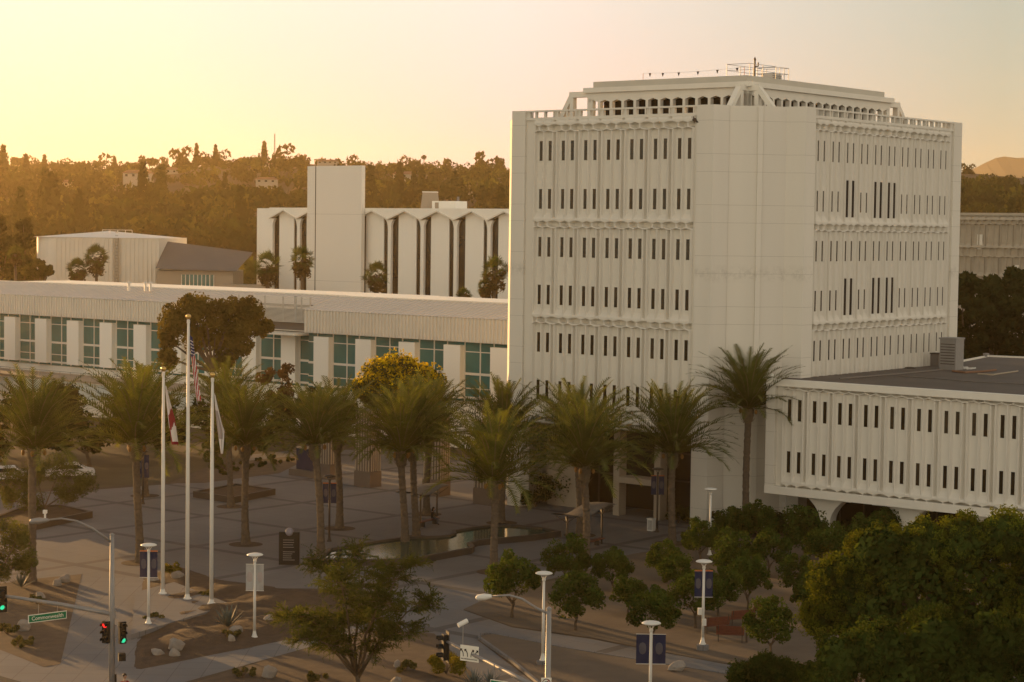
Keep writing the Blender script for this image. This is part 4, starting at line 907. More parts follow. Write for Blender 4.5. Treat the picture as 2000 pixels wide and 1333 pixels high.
# the big wispy tree in the foreground
def wispy():
    b = G(697, 1352); t = thing('desert_tree', 'broad wispy green tree in the foreground between pool and pavement', 'tree', b); s = F/b[1]
    rr = random.Random(3); m = MB(); tips = []
    m.tube([(0, 0, -.1), (.05, 0, .5), (-.05, .0, 1.0)], [.15, .13, .12], 8)
    for k in range(11):
        a = k*2*PI/11+rr.uniform(-.2, .2); R = rr.uniform(2.9, 4.7); hz_ = rr.uniform(2.9, 6.3); pts = [np.array([0, 0, .6+.03*k])]
        for j in range(1, 7):
            u = j/6; pts.append(np.array([R*u*math.cos(a)+rr.uniform(-.15, .15), R*u*math.sin(a)+rr.uniform(-.15, .15), .6+hz_*math.sin(u*PI*.5)**.9-.25*u*u]))
        m.tube(pts, [.09, .075, .06, .045, .035, .025, .012], 6)
        for p in pts[2:]:
            for q in range(9):
                d = rnd_dirs(1)[0]; d[2] = abs(d[2])*.9-.15; e = p+d*rr.uniform(.5, 1.35); m.tube([p, (p+e)/2+[0, 0, .06], e], [.014, .01, .005], 4); tips.append((p, e))
    m.build('trunk', 'bark', t, smooth=True)
    P_, A_ = [], []
    for p, e in tips:
        for q in range(17):
            u = rr.uniform(.15, 1.15); c = p+(e-p)*u; d = (e-p)/np.linalg.norm(e-p)+RNG.normal(size=3)*.55+np.array([0, 0, .12]); d /= np.linalg.norm(d); l = rr.uniform(.25, .6)
            for w in np.linspace(.15, 1, 9):
                P_.append(c+d*l*w-np.array([0, 0, .12*w*w])); A_.append(d)
    P_ = np.array(P_); A_ = np.array(A_); n = len(P_); sdv = np.cross(A_, rnd_dirs(n)); sdv /= np.linalg.norm(sdv, axis=1)[:, None]
    a = (A_*.5+sdv)*.055; bq = A_*.022; v = np.stack([P_-a, P_-bq, P_+a, P_+bq], 1).reshape(-1, 3)
    np_mesh('crown', v, np.arange(4*n).reshape(-1, 4), 'l_verde2', t)
M['l_verde2'] = leafmat('wispy_leaf_dark', (.05, .06, .016), .4, .35, .6)
wispy()
# citrus grove
cit = []
def citrus_proto(seed, lab, loc):
    t = thing('citrus_tree', lab, 'tree', loc, 0, 'round citrus trees in the grove'); RNG2 = random.Random(seed)
    c, r = crown_clumps(1.45, 2.25, 34, .52, .82, -.75); c += [(RNG2.uniform(-.6, .6), RNG2.uniform(-.6, .6), 3.45+RNG2.uniform(-.2, .35)) for _ in range(2)]+[(1.5*math.cos(a_), 1.5*math.sin(a_), 2.2+RNG2.uniform(-.5, .6)) for a_ in (RNG2.uniform(0, 6), RNG2.uniform(0, 6), RNG2.uniform(0, 6))]; r += [.34]*5
    v, f = puff(c, r, 120, .105, .9); np_mesh('crown', v, f, 'l_citrus', t)
    limbs(MB(), .95, 5, 1.4, .085, seed).build('trunk', 'bark', t); cit.append(t); return t
CT = [(1000, 1207, 1.25, 'broad citrus tree nearest the walkway at the grove corner'), (1108, 1152, 1.12, 'citrus tree behind the plain lamp post'), (1124, 1232, 1.1, 'round citrus tree just right of the plain lamp post'), (1196, 1160, .95, 'citrus tree at the grove edge facing the second canopy'), (1226, 1202, .8, 'slim small citrus tree in the open part of the grove'), (1275, 1262, 1.05, 'dark citrus tree directly behind the double-bannered front lamp post'), (1298, 1140, .86, 'citrus tree in front of the palm by the tower pier'), (1322, 1160, .8, 'low citrus tree squeezed between larger grove trees'), (1358, 1228, 1.15, 'citrus tree behind the lamp post with boxes and banner'), (1402, 1205, 1.0, 'citrus tree just right of the boxed lamp post'), (1368, 1100, 1.0, 'citrus tree at the foot of the tower pier lamp'), (1424, 1140, 1.12, 'tall citrus tree right of the tower pier lamp'), (1461, 1190, 1.05, 'citrus tree shading the red benches'), (1502, 1128, 1.05, 'citrus tree in the second row behind the benches'), (1556, 1168, .95, 'citrus tree with a clear bare trunk near the dark conifer'), (1570, 1098, 1.25, 'citrus tree under the corner of the office wing'), (1622, 1128, 1.15, 'citrus tree between the wing corner and the big conifer'), (1484, 1072, 1.1, 'citrus tree close to the hedge below the tower corner'), (1425, 1068, .95, 'citrus tree against the hedge beside the pier'), (1506, 1288, 1.05, 'citrus tree with yellowing leaves right of the front bench'), (1690, 1100, 1.1, 'citrus tree in the shade of the wing columns'), (1730, 1075, 1.0, 'deep-shaded citrus tree next to the white ramp wall'), (1590, 1215, 1.0, 'citrus tree half hidden by the big conifer')]
for i, (x, y, s, lab) in enumerate(CT):
    loc = G(x, y)
    if i < 4: r = citrus_proto(40+i, lab, loc); r.scale = (.84*s,)*3; r.rotation_euler = (0, 0, i)
    else: dup(cit[(i*7) % 4], loc, i*1.9, lab, (s*random.uniform(.95, 1.08), s*random.uniform(.95, 1.05), s*random.uniform(.92, 1.08)) if 0 else tuple(.84*s*random.uniform(.94, 1.06) for _ in range(3)))
# big conifers in the lower right corner
def conifer(lab, base, Y, lumps, lm, seed, name='conifer'):
    b = np.array([D(base, 1000, Y)[0], Y, 0]); t = thing(name, lab, 'tree', b); s = F/Y; c, r = [], []
    for (x, y, rp) in lumps:
        p = D(x, y, Y)-b; R = rp/s; dy = random.uniform(-.5, .9)*R
        for k in range(int(24+34*R)):
            d = rnd_dirs(1)[0]
            if d[2] < -.55: continue
            q = R*random.uniform(.8, 1.04); c.append((p[0]+d[0]*q, p[1]+dy+d[1]*q, p[2]+d[2]*q*.95)); r.append(random.uniform(.2, .36))
    v, f = puff(c, r, 75, .058, 1.15, .35, .45); np_mesh('crown', v, f, lm, t)
    m = MB(); th = 6 if Y < 90 else .5; m.tube([(0, .3, -.1), (.02*th, .3, th*.5), (0, .3, th)], [.08*th, .07*th, .05*th], 10)
    for (x, y, rp) in lumps: p = D(x, y, Y)-b; m.tube([(0, .3, th*.45), (p[0]*.5, .3, th*.25+p[2]*.55), tuple(p)], [.04*th, .026*th, .01*th], 6)
    m.build('trunk', 'bark', t)
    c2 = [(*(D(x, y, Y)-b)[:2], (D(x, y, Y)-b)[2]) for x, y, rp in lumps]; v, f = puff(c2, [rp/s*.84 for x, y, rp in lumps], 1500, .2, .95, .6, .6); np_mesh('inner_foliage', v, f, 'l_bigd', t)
conifer('huge rounded yellow-green conifer filling the lower right corner', 1850, 88, [(1640, 1135, 62), (1720, 1085, 66), (1800, 1062, 52), (1880, 1062, 60), (1960, 1052, 60), (2040, 1080, 80), (1605, 1205, 48), (1690, 1200, 78), (1790, 1165, 96), (1900, 1160, 100), (2010, 1190, 100), (1760, 1120, 60)], 'l_big', 1)
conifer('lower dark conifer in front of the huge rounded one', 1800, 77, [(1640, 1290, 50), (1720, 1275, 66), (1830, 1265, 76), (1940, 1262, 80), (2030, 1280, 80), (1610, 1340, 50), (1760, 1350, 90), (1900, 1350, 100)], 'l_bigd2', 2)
M_ = None
conifer('small dark conifer shrub at the bottom edge right of the walkway', 1480, 92, [(1450, 1322, 30), (1490, 1305, 30), (1530, 1318, 32), (1570, 1330, 34)], 'l_bigd2', 3, 'conifer_shrub')
# dark trees behind the tower and wing
for i, (lab, base, lumps) in enumerate((('dark tree beside the tower right edge behind the wing', 1880, [(1880, 560, 40), (1900, 600, 50), (1885, 650, 45), (1860, 620, 40), (1890, 690, 40)]), ('broad dark tree in the middle behind the wing', 1935, [(1935, 560, 34), (1945, 600, 48), (1930, 645, 50), (1950, 685, 45)]), ('dark tree cut by the right frame edge behind the wing', 2000, [(1975, 548, 32), (2000, 570, 45), (1990, 620, 55), (2030, 600, 55), (2000, 675, 55), (2050, 660, 60)]))):
    pxtree('dark_tree', lab, 'tree', (base, 0), 262, lumps, 'l_dark2', 110, .42, sub=12, subr=.36, r0=.4)
for i, (lab, base, Y, lumps) in enumerate((('tall hazy dark tree at the left frame edge', 12, 345, [(0, 440, 34), (15, 480, 36), (-15, 500, 40), (5, 530, 40)]), ('hazy dark tree between the left frame edge and the hall', 48, 350, [(46, 440, 18), (50, 470, 22), (44, 505, 26), (55, 540, 24)]), ('sunlit yellow-green tree at the rounded corner of the hall', 74, 325, [(60, 528, 16), (80, 518, 17), (95, 530, 14), (72, 542, 18)]))):
    pxtree('dark_tree' if i < 2 else 'tree', lab, 'tree', (base, 0), Y, lumps, 'l_dark2' if i < 2 else 'l_hill2', 90, .4 if i < 2 else .3, sub=8, r0=.3)
pxtree('tree', 'dark tree rising behind the leftmost large date palm', 'tree', (70, 905), 0, [(40, 790, 42), (90, 775, 42), (130, 790, 40), (60, 840, 44), (110, 840, 44)], 'l_dark', 90, .22, r0=.22, sub=14, subr=.45)
pxtree('tree', 'dark tree behind the palm with the navy banner', 'tree', (270, 895), 0, [(240, 800, 36), (280, 790, 36), (320, 800, 34), (260, 840, 36), (310, 850, 34)], 'l_dark', 90, .22, r0=.22, sub=14, subr=.45)
pxtree('tree', 'dark tree filling the space left of the brown pylons', 'tree', (600, 885), 0, [(560, 800, 36), (600, 790, 36), (640, 800, 36), (680, 805, 34), (620, 840, 36)], 'l_dark', 90, .22, r0=.22, sub=14, subr=.45)
for k_, (x_, y_, s_) in enumerate([(-46, 168, 1), (-54, 150, 1), (-58, 186, 1), (-66, 205, 1)]+[(p_*.777-.629*q_, p_*.629+.777*q_, 1.5) for p_, q_ in ((75, 236), (80, 243), (85, 234), (89.5, 240), (94, 235), (98.5, 243), (103, 237))]):  # unseen trees added off frame to cast shade over the plaza
    tt_ = thing('tree', 'unseen tree added beyond the left frame edge to shade the plaza, %s of the row' % ORD[k_], 'tree', (x_, y_, 0), k_, 'added shade trees beyond the left edge'); c_, r_ = crown_clumps(2.6, 5., 40, .9, 1.1, -.6); v_, f_ = puff(c_, r_, 90, .24, .9); np_mesh('crown', v_, f_, 'l_dark', tt_); limbs(MB(), 2.6, 5, 2.2, .16, k_).build('trunk', 'bark', tt_); tt_.scale = (s_,)*3
# ================================================================ shrubs, hedges, agaves, rocks
def bush(name, lab, cat, pxy, w, h, lm, n=10, per=90, leaf=.09, rz=0., dpt=None, group=None):
    t = G(*pxy); m = thing(name, lab, cat, t, rz, group); c, r = [], []
    for k in range(n): c.append((random.uniform(-.5, .5)*w, random.uniform(-.5, .5)*(dpt or w), h*random.uniform(.3, .75))); r.append(h*random.uniform(.22, .36))
    v, f = puff(c, r, per, leaf, .9); np_mesh('leaves', v, f, lm, m)
    st = MB()
    for k in range(6): st.tube([(0, 0, 0), (random.uniform(-.3, .3)*w, random.uniform(-.3, .3)*(dpt or w), h*.6)], [.03, .012], 5)
    st.build('stems', 'bark', m); return m
bush('shrub', 'tall leafy shrub beside the tower entrance', 'shrub', (1085, 986), 2.6, 2.9, 'l_hedge', 22, 110, .12)
bush('shrub', 'low clipped shrub at the left end of the tower entrance', 'shrub', (1046, 990), 2.0, 1.6, 'l_hedge', 14, 110, .1)
bush('shrub', 'dark shrub beside the tower near-corner pier, on its entrance side', 'shrub', (1325, 1022), 1.8, 1.5, 'l_hedge', 12, 110, .1)
for x, y, w, h, lab in ((1425, 1046, 3., 1.9, 'dark hedge bush against the blank tower corner, left of the palm'), (1484, 1044, 3.2, 1.8, 'dark hedge bush against the blank tower corner, right of the palm'), (1548, 1046, 3.4, 1.9, 'dark hedge bush below the wing end'), (1640, 1048, 3., 1.4, 'dark hedge bush between two wing columns')):
    bush('hedge', lab, 'hedge', (x, y), w, h, 'l_hedge', 20, 110, .11)
bush('shrub', 'mounded yellow-green shrub under the black traffic signal', 'shrub', (872, 1318), 1.7, 1.15, 'yshrub', 18, 150, .06)
bush('shrub', 'small bright green shrub beside the left flagpole', 'shrub', (335, 1124), .9, .9, 'yshrub', 9, 110, .07)
for i, (x, y) in enumerate(((437, 928), (462, 922), (487, 918), (512, 913), (540, 908), (565, 903), (590, 900), (450, 912), (476, 908), (503, 903), (532, 899))):
    bush('shrub', 'small dark shrub, %s in the planted rows behind the long planter' % ORD[i], 'shrub', (x, y), .7, .6, 'l_hedge', 5, 60, .1, group='small shrubs in planted rows')
for x, y, w, lab in ((40, 1262, 1.2, 'dry grey-green shrub at the left bed front'), (15, 1240, 1.0, 'dry grey-green shrub at the left frame edge of the bed'), (300, 1215, 1.1, 'straggly shrub below the left lamp post'), (450, 1250, 1.2, 'straggly shrub in the mulched mound near the agave'), (560, 1215, 1.2, 'dry shrub on the mound beside the wispy tree'), (620, 1330, 1.0, 'dry shrub at the foot of the wispy tree'), (790, 1312, 1.0, 'dry shrub right of the wispy tree trunk'), (475, 1322, 1.1, 'dry shrub at the bottom edge near the boulder'), (400, 1170, 1.0, 'low shrub behind the flagpole slab'), (70, 1180, 1.1, 'dry shrub in the left bed behind the street sign')):
    bush('shrub', lab, 'shrub', (x, y), w, .6, 'shrub', 8, 90, .07)
def agave(lab, pxy, s=1., n=26, up=1., sink=0.):
    c = G(*pxy); m = MB(); rr = random.Random(int(pxy[0]))
    for k in range(n):
        a = k*2.4; el = math.radians(80-55*(k/n))*up; l = s*rr.uniform(.8, 1.1); d = np.array([math.cos(a)*math.cos(el), math.sin(a)*math.cos(el), math.sin(el)]); sdv = np.array([-math.sin(a), math.cos(a), 0])
        b = np.array([0, 0, .02]); m1 = b+d*l*.5; tip = b+d*l; w = .055*s
        m.add([b-sdv*w*.7, b+sdv*w*.7, m1-sdv*w, m1+sdv*w, tip, m1+np.array([0, 0, -.03*s])], [(0, 1, 3, 2), (2, 3, 4), (0, 2, 5), (1, 5, 3), (2, 4, 5), (3, 5, 4)])
    o = tag(m.build('agave', 'agave'), lab, 'agave'); o.location = (c[0], c[1], sink); return o
agave('big grey-green agave on the mulched mound', (445, 1232), 1.35, 34, sink=.2)
agave('agave at the bed edge beside the leftmost palm', (42, 1148), 1.2, 22)
agave('dark spiky agave at the bottom edge below the arrow sign', (925, 1342), 1.0, 20)
agave('spiky agave beneath the green street sign at the bottom edge', (958, 1340), .9, 20)
def rock(lab, pxy, w, h, seed, sink=.0):
    c = G(*pxy); v, f = [], []; r = np.random.default_rng(seed); m = MB().ball((0, 0, 0), 1, 12); a = np.array(m.v)
    ph = r.uniform(0, 6, 6); n = .16*np.sin(3*a[:, 0]+ph[0])+.14*np.sin(4*a[:, 1]+ph[1])+.12*np.sin(5*a[:, 2]+2*a[:, 0]+ph[2])
    a = a*(1+n)[:, None]*np.array([w/2, w*.36, h*.7])
    for k in range(5):
        d = r.normal(size=3); d /= np.linalg.norm(d); lim = (.34+.1*r.random())*min(w, h*1.6); q = a@d; a = np.where((q > lim)[:, None], a-np.outer(q-lim, d), a)
    a[:, 2] = np.maximum(a[:, 2]+h*.3, -.02); m.v = [tuple(p) for p in a]
    o = tag(m.build('boulder', 'rock'), lab, 'boulder'); o.location = (c[0], c[1], sink); o.rotation_euler = (0, 0, seed)
for i, (lab, p, w, h, sk) in enumerate((('rounded pale boulder below the street sign', (48, 1232), .9, .6, 0), ('pale boulder at the tip of the left bed', (128, 1138), .8, .6, 0), ('dark boulder beside the pale one at the left bed tip', (112, 1144), .8, .5, 0), ('half-buried rock at the back of the left bed', (78, 1168), .9, .35, 0), ('large rounded boulder low on the mulched mound', (345, 1272), 1.0, .65, .08), ('smaller boulder in front of the large rounded one', (340, 1284), .7, .42, .04), ('low flat rock left of the large rounded boulder', (308, 1282), .8, .35, .04), ('boulder beside the agave', (462, 1244), .8, .5, .15), ('small rock in front of the agave', (452, 1256), .55, .35, .1), ('sunlit boulder between lamp post and wispy tree', (524, 1222), .75, .5, .15), ('pale upright boulder at the bottom edge', (528, 1324), .8, .75, 0), ('flat boulder beneath the wispy tree', (775, 1302), .6, .35, 0), ('pale rock at the bottom edge right of the trunk', (775, 1334), .7, .35, 0), ('grey boulder on the tan island', (1322, 1315), .95, .55, .12), ('pale flat boulder beside the flagpole shrub', (345, 1134), 1.3, .5, .1), ('pale boulder behind the left flagpole', (300, 1136), .9, .4, .05))):
    rock(lab, p, w, h, i+3, sk)
# ================================================================ wooded hillside
def blob(n, seed, kind):
    r = np.random.default_rng(seed)
    if kind == 0: c = [(r.normal()*.32, r.normal()*.32, .55+r.normal()*.2) for _ in range(9)]; rr = [.42]*9; sq = .8
    elif kind == 1: c = [(0, 0, .2+.15*k) for k in range(12)]; rr = [.50*(1-k/12.3) for k in range(12)]; sq = .9
    else: c = [(r.normal()*.6, r.normal()*.4, .75+r.normal()*.15) for _ in range(12)]; rr = [.34]*12; sq = .7
    v, f = puff(c, rr, n, .17, sq, .6, .6); return v
HB = [[blob(14, 10*k+j, k) for j in range(3)] for k in range(3)]
def forest():
    out = {'l_hill': [], 'l_hill2': []}
    rr = random.Random(9)
    for k in range(3000):
        Y = 470+(RY-430)*rr.random()**1.25; x = rr.uniform(-150, 2150); X = D(x, 400, Y)[0]
        if 1010 < x < 1860 and Y < 1e9: continue
        z = float(hill_z(np.array([X]), np.array([Y]))[0]); kd = 1 if rr.random() < .05 else (0 if rr.random() < .75 else 2)
        if math.sin(X*.021+Y*.017)+math.sin(Y*.013-X*.008) > 1.35: continue
        s = rr.uniform(4.5, 9)*(1.15 if kd == 1 else 1)*(1-.45*max(0, (Y-950)/300)); v = HB[kd][rr.randrange(3)]; a = rr.uniform(0, 6)
        q = v*np.array([1, 1, 1.15])*s; q = np.stack([q[:, 0]*math.cos(a)-q[:, 1]*math.sin(a), q[:, 0]*math.sin(a)+q[:, 1]*math.cos(a), q[:, 2]], 1)+np.array([X, Y, z-.6])
        out['l_hill2' if rr.random() < .24 and kd != 1 else 'l_hill'].append(q)
    for k, lab in (('l_hill', 'dark wood covering the hillside'), ('l_hill2', 'lighter olive trees mixed through the hillside wood')):
        v = np.concatenate(out[k]); np_mesh('woodland', v, np.arange(len(v)).reshape(-1, 4), k, kind='stuff', label=lab)
forest()
sk_t = [(0, 315, 24, 0), (35, 308, 26, 2), (62, 312, 22, 0), (105, 318, 20, 2), (128, 312, 18, 0), (165, 318, 18, 2), (210, 312, 28, 0), (262, 318, 18, 2), (292, 310, 20, 2), (318, 312, 20, 0), (345, 304, 26, 0), (364, 300, 28, 0), (384, 296, 30, 1), (400, 306, 22, 0), (421, 294, 26, 1), (437, 304, 24, 0), (470, 310, 18, 2), (490, 312, 18, 2), (516, 290, 32, 1), (557, 292, 30, 0), (590, 310, 16, 2), (650, 310, 18, 2), (690, 311, 22, 0), (778, 320, 18, 0), (793, 314, 22, 0), (818, 318, 28, 0), (850, 318, 20, 0), (870, 318, 22, 0), (885, 320, 18, 0), (940, 308, 26, 0), (960, 314, 20, 0), (975, 314, 20, 0), (1882, 322, 16, 0), (1898, 323, 15, 0)]
def skyline():
    proto = {}
    for i, (x, y, h, kd) in enumerate(sk_t):
        p = D(x, y+h, RY-12); s = h*(1.1 if kd != 1 else .85)*(RY-12)/F; lab = '%s on the hill ridge, %s along the skyline from the left' % (('round-headed tree', 'pointed conifer', 'broad low tree')[kd], ORD[i])
        z = p[2]-1.2; 
        if kd not in proto:
            t = thing('ridge_tree', lab, 'tree', (p[0], p[1], z), 0, 'trees along the hill ridge'); v = np.concatenate([blob(30, 77+kd, kd)]); v[:, 2] = v[:, 2]*1.15
            np_mesh('crown', v*.85, np.arange(len(v)).reshape(-1, 4), 'l_hill3', t); MB().tube([(0, 0, -.4), (0, 0, .5)], [.05, .03], 6).build('trunk', 'bark', t); t.scale = (s,)*3; proto[kd] = t
        else: dup(proto[kd], (p[0], p[1], z), i*1.7, lab, (s*random.uniform(.85, 1.1), s, s*random.uniform(.9, 1.1)))
M['l_hill3'] = leafmat('ridge_tree_leaf', (.05, .046, .018), .5, .3, .6)
skyline()
p = D(828, 322, RY-10); t = thing('slender_palm', 'single slender fan palm rising above the ridge', 'palm tree', (p[0], p[1], p[2]-4)); MB().tube([(0, 0, 0), (0, 0, 8)], [.35, .28], 6).build('trunk', 'trunk', t)
v, f = puff([(0, 0, 8.4)], [1.6], 120, .6, .9); np_mesh('fronds', v, f, 'l_hill3', t)
hs = [(268, 340, 54, 14, 'pale long house with a gabled roof just under the ridge'), (335, 333, 24, 10, 'small pale house beside the ridge conifers'), (130, 358, 36, 12, 'hazy house half hidden in trees on the left slope'), (75, 378, 30, 10, 'hazy pink-walled house low on the left slope'), (245, 382, 40, 10, 'long low brown-roofed house in the middle of the slope'), (520, 352, 40, 10, 'pale flat-roofed house right of the tall conifers'), (535, 322, 36, 8, 'low white house on the ridge under the radio mast'), (790, 342, 44, 13, 'wide house with a row of windows right of the stair tower'), (915, 362, 46, 9, 'pale house with a sloping roof near the office tower'), (870, 375, 30, 9, 'low house behind the plant room'), (1900, 378, 26, 8, 'small house on the dark slope right of the tower'), (205, 428, 30, 9, 'low pale house at the foot of the slope above the hall'), (640, 316, 40, 7, 'flat pale house on the ridge left of the stair tower')]
for x, y, w, h, lab in hs:
    Y = 1000 if y > 335 else 1190; 
    for _ in range(60):
        p = D(x, y+h/2, Y); z = float(hill_z(np.array([p[0]]), np.array([p[1]]))[0])
        if p[2] > z+.5: break
        Y -= 8
    Y = max(Y, 520); p = D(x, y+h/2, Y); W_, H_ = w*Y/F, h*Y/F*1.0; t = thing('hill_house', lab, 'house', (p[0], p[1]-1, p[2]))
    d_ = 7; MB().box(-W_/2, W_/2, 0, d_, -5, H_*.62).build('wall', 'house', t)
    MB().add([(-W_/2-.5, -.6, H_*.6), (W_/2+.5, -.6, H_*.6), (W_/2+.5, d_+.6, H_*.6), (-W_/2-.5, d_+.6, H_*.6), (-W_/2*.75, d_/2, H_*1.05), (W_/2*.75, d_/2, H_*1.05)], [(0, 1, 5, 4), (1, 2, 5), (2, 3, 4, 5), (3, 0, 4), (3, 2, 1, 0)]).build('roof', 'tile', t)
    n = max(2, int(W_/3))
    for k in range(n): q = -W_/2+(k+.5)*W_/n; MB().box(q-.6, q+.6, -.08, .02, H_*.12, H_*.45).build('window', 'wglass', t)
p = D(536, 325, RY-5); t = thing('radio_mast', 'thin lattice radio mast on the ridge', 'mast', p); hh = D(536, 262, RY-5)[2]-p[2]
for k in range(3): a = 2*PI*k/3; MB().tube([(.5*math.cos(a), .5*math.sin(a), -3), (.25*math.cos(a), .25*math.sin(a), hh)], .13, 4).build('leg', 'galv', t)
m = MB()
for k in range(14):
    z = hh*k/14
    for j in range(3): a, b = 2*PI*j/3, 2*PI*(j+1)/3; m.tube([(.45*math.cos(a), .45*math.sin(a), z), (.42*math.cos(b), .42*math.sin(b), z+hh/14)], .07, 4)
m.build('lattice', 'galv', t)
# ================================================================ flagpoles and flags
def flagpole(b, ytop, lab, z0=.3):
    c = G(*b, z=z0); h = D(b[0], ytop, c[1])[2]-z0; t = thing('flagpole', lab, 'flagpole', c, 0, 'flagpoles on the slab')
    MB().tube([(0, 0, 0), (0, 0, h*.6), (0, 0, h)], [.13, .12, .075], 12).build('pole', 'steelw', t, smooth=True); MB().lathe((0, 0, 0), [(.26, 0), (.26, .05), (.17, .1), (.13, .3)]).build('base_collar', 'steelw', t)
    MB().lathe((0, 0, h), [(.1, 0), (.1, .22), (.04, .25)]).build('truck', 'steelw', t); MB().ball((0, 0, h+.42), .17, 12).build('finial', 'gold', t, smooth=True); MB().tube([(.13, -.05, 1), (.1, -.05, h-.2)], .008, 4).build('halyard', 'galv', t)
    return c, h
def flag(c, h, y0, y1, x, lab, cols, wmax=.75, shape=None, canton=False, seed=0):
    """limp flag: hoist along the pole, cloth hanging in folds towards +x"""
    Y = c[1]; z0 = D(x, y0, Y)[2]; z1 = D(x, y1, Y)[2]; n, k = 40, 26; rr = random.Random(seed); V_ = []
    for i in range(n+1):
        u = i/n; wv = wmax*shape(u) ; lx = .16+.38*max(0, u-.55)*(1 if canton is not None else 1)
        for j in range(k+1):
            s = j/k; fold = .16*math.sin(s*13+u*3+seed)*(.25+.75*s)*min(1, 2.5*u+.15)*(1-.45*u)
            V_.append((.14+wv*s*(.8+.2*math.cos(s*9+u*2))+ (.42*u**1.5 if lab.startswith('limp') else .12*u), -.12+fold, z0+(z1-z0)*u-(.16*s*(1-u))-c[2]))
    f = []; mi = []
    for i in range(n):
        for j in range(k):
            a = i*(k+1)+j; f.append((a, a+1, a+k+2, a+k+1)); mi.append(cols(i/n, j/k))
    names = sorted(set(mi)); o = np_mesh('flag', np.array(V_), f, names, smooth=True)
    o.data.polygons.foreach_set('material_index', [names.index(q) for q in mi]); tag(o, lab, 'flag'); o.location = (c[0], c[1], c[2])
    md = o.modifiers.new('thickness', 'SOLIDIFY'); md.thickness = .008
    return o
c, h = flagpole((318, 1160), 734, 'left white flagpole with a gilt ball, flying the white and maroon flag')
flag(c, h, 752, 868, 321, 'limp white flag with maroon lower band hanging from the left pole', lambda u, s: 'maroon' if (.46 < u+.12*s-.05*math.sin(s*8) < .72 and s > .05) or (u > .93) or (u > .72 and s < .16) else 'fwhite', .66, lambda u: min(1, .15+1.6*u) if u < .55 else 1-.45*(u-.55))
c, h = flagpole((366, 1170), 632, 'tallest white flagpole in the middle, flying the striped flag')
flag(c, h, 655, 783, 370, 'limp stars and stripes flag hanging from the tallest middle pole', lambda u, s: ('fblue' if u+.1*s < .33 else ('fred' if int((u*1.15+s*.55)*11) % 2 else 'fwhite')), .62, lambda u: .25+.9*u if u < .5 else .72-.25*(u-.5), seed=2)
sm = MB(); c3, h3 = c, h
fo = bpy.data.objects['flag.001']; rr = random.Random(4); vv = fo.data.vertices
for i in range(3, 13, 2):
    for j in range(3, 24, 4):
        p = np.array(vv[i*27+j+(i % 4)//2].co); sm.obox(p+[0, -.014, 0], (.028, 0, 0), (0, .004, 0), (0, 0, .028)); sm.obox(p+[0, -.0155, 0], (.02, 0, .02), (0, .004, 0), (.02, 0, -.02))
sm.build('stars', 'fwhite', fo, kind='stuff')
c, h = flagpole((413, 1180), 746, 'right white flagpole, flying the plain grey flag')
flag(c, h, 768, 886, 416, 'limp plain grey-white flag hanging from the right pole', lambda u, s: 'fgrey' if s < .75 and .25 < u < .75 else 'fwhite', .62, lambda u: .1+1.45*u if u < .62 else .95-1.9*(u-.62), seed=5)
# ================================================================ lamp posts
def lamp(b, ytop, lab, dark=False, banner=None, boxes=0, foot=False, hfix=None):
    c = G(*b); h = hfix or (D(b[0], ytop, c[1])[2]); t = thing('lamp_post', lab, 'lamp post', c, 0, 'dark lamp posts' if dark else 'white lamp posts'); mt = 'darkst' if dark else 'steelw'
    z0 = .32 if foot else 0
    if foot: MB().lathe((0, 0, 0), [(.36, 0), (.36, .3), (.3, .33)]).build('footing', 'walk', t)
    MB().lathe((0, 0, z0), [(.19, 0), (.19, .05), (.14, .12), (.1, .28), (.085, .4)]).build('base', mt, t); MB().tube([(0, 0, z0+.3), (0, 0, h-.5)], [.085, .07], 10).build('pole', mt, t, smooth=True)
    m = MB(); m.lathe((0, 0, h-.5), [(.07, 0), (.1, .1), (.06, .2)])
    for k in range(4): a = k*PI/2+.4; m.tube([(.05*math.cos(a), .05*math.sin(a), h-.38), (.2*math.cos(a), .2*math.sin(a), h-.12)], .016, 5)
    m.build('bracket', mt, t)
    MB().lathe((0, 0, h-.16), [(.14, 0), (.3, .03), (.46, .08), (.47, .11), (.38, .16), (.2, .2), (.02, .21)], 20).build('lamp_head', mt, t, smooth=True)
    MB().lathe((0, 0, h-.2), [(.02, 0), (.13, .01), (.14, .05)], 12).build('lens', 'lightprint', t)
    if banner:
        for sg in (-1, 1):
            mb, top, zt, hh, ww = banner; x0, x1 = sorted((sg*.09, sg*(.09+ww)))
            m = MB(); n = 8
            for i in range(n):
                xa, xb = x0+(x1-x0)*i/n, x0+(x1-x0)*(i+1)/n; ya, yb = .04*math.sin(i/n*PI), .04*math.sin((i+1)/n*PI)
                m.add([(xa, ya, h-zt-hh), (xb, yb, h-zt-hh), (xb, yb, h-zt), (xa, ya, h-zt), (xa, ya+.008, h-zt-hh), (xb, yb+.008, h-zt-hh), (xb, yb+.008, h-zt), (xa, ya+.008, h-zt)], [(0, 1, 2, 3), (5, 4, 7, 6), (3, 2, 6, 7), (0, 4, 5, 1)])
            bo = m.build('banner', mb if isinstance(mb, str) else mb[0 if sg < 0 else 1], t)
            if top: MB().box(x0, x1, -.012, .055, h-zt+.001, h-zt+.07).build('hem', top, bo)
            m = MB(); m.ball(((x0+x1)/2, .03, h-zt-hh*.48), .2, 8, (1, .14, 1.5)); m.build('printed_portrait', 'pale' if mb == 'navy' else 'fgrey', bo)
            [MB().tube([(0, 0, q_), (sg*(.1+ww), 0, q_)], .014, 5).build('banner_arm', mt, t) for q_ in (h-zt+.02, h-zt-hh-.01)]
    for k in range(boxes):
        z = 2.2-.62*k; MB().box(-.3+.25*k, -.07+.25*k, -.13, .13, z-.18, z+.18).build('box', 'steelw', t)
    return t
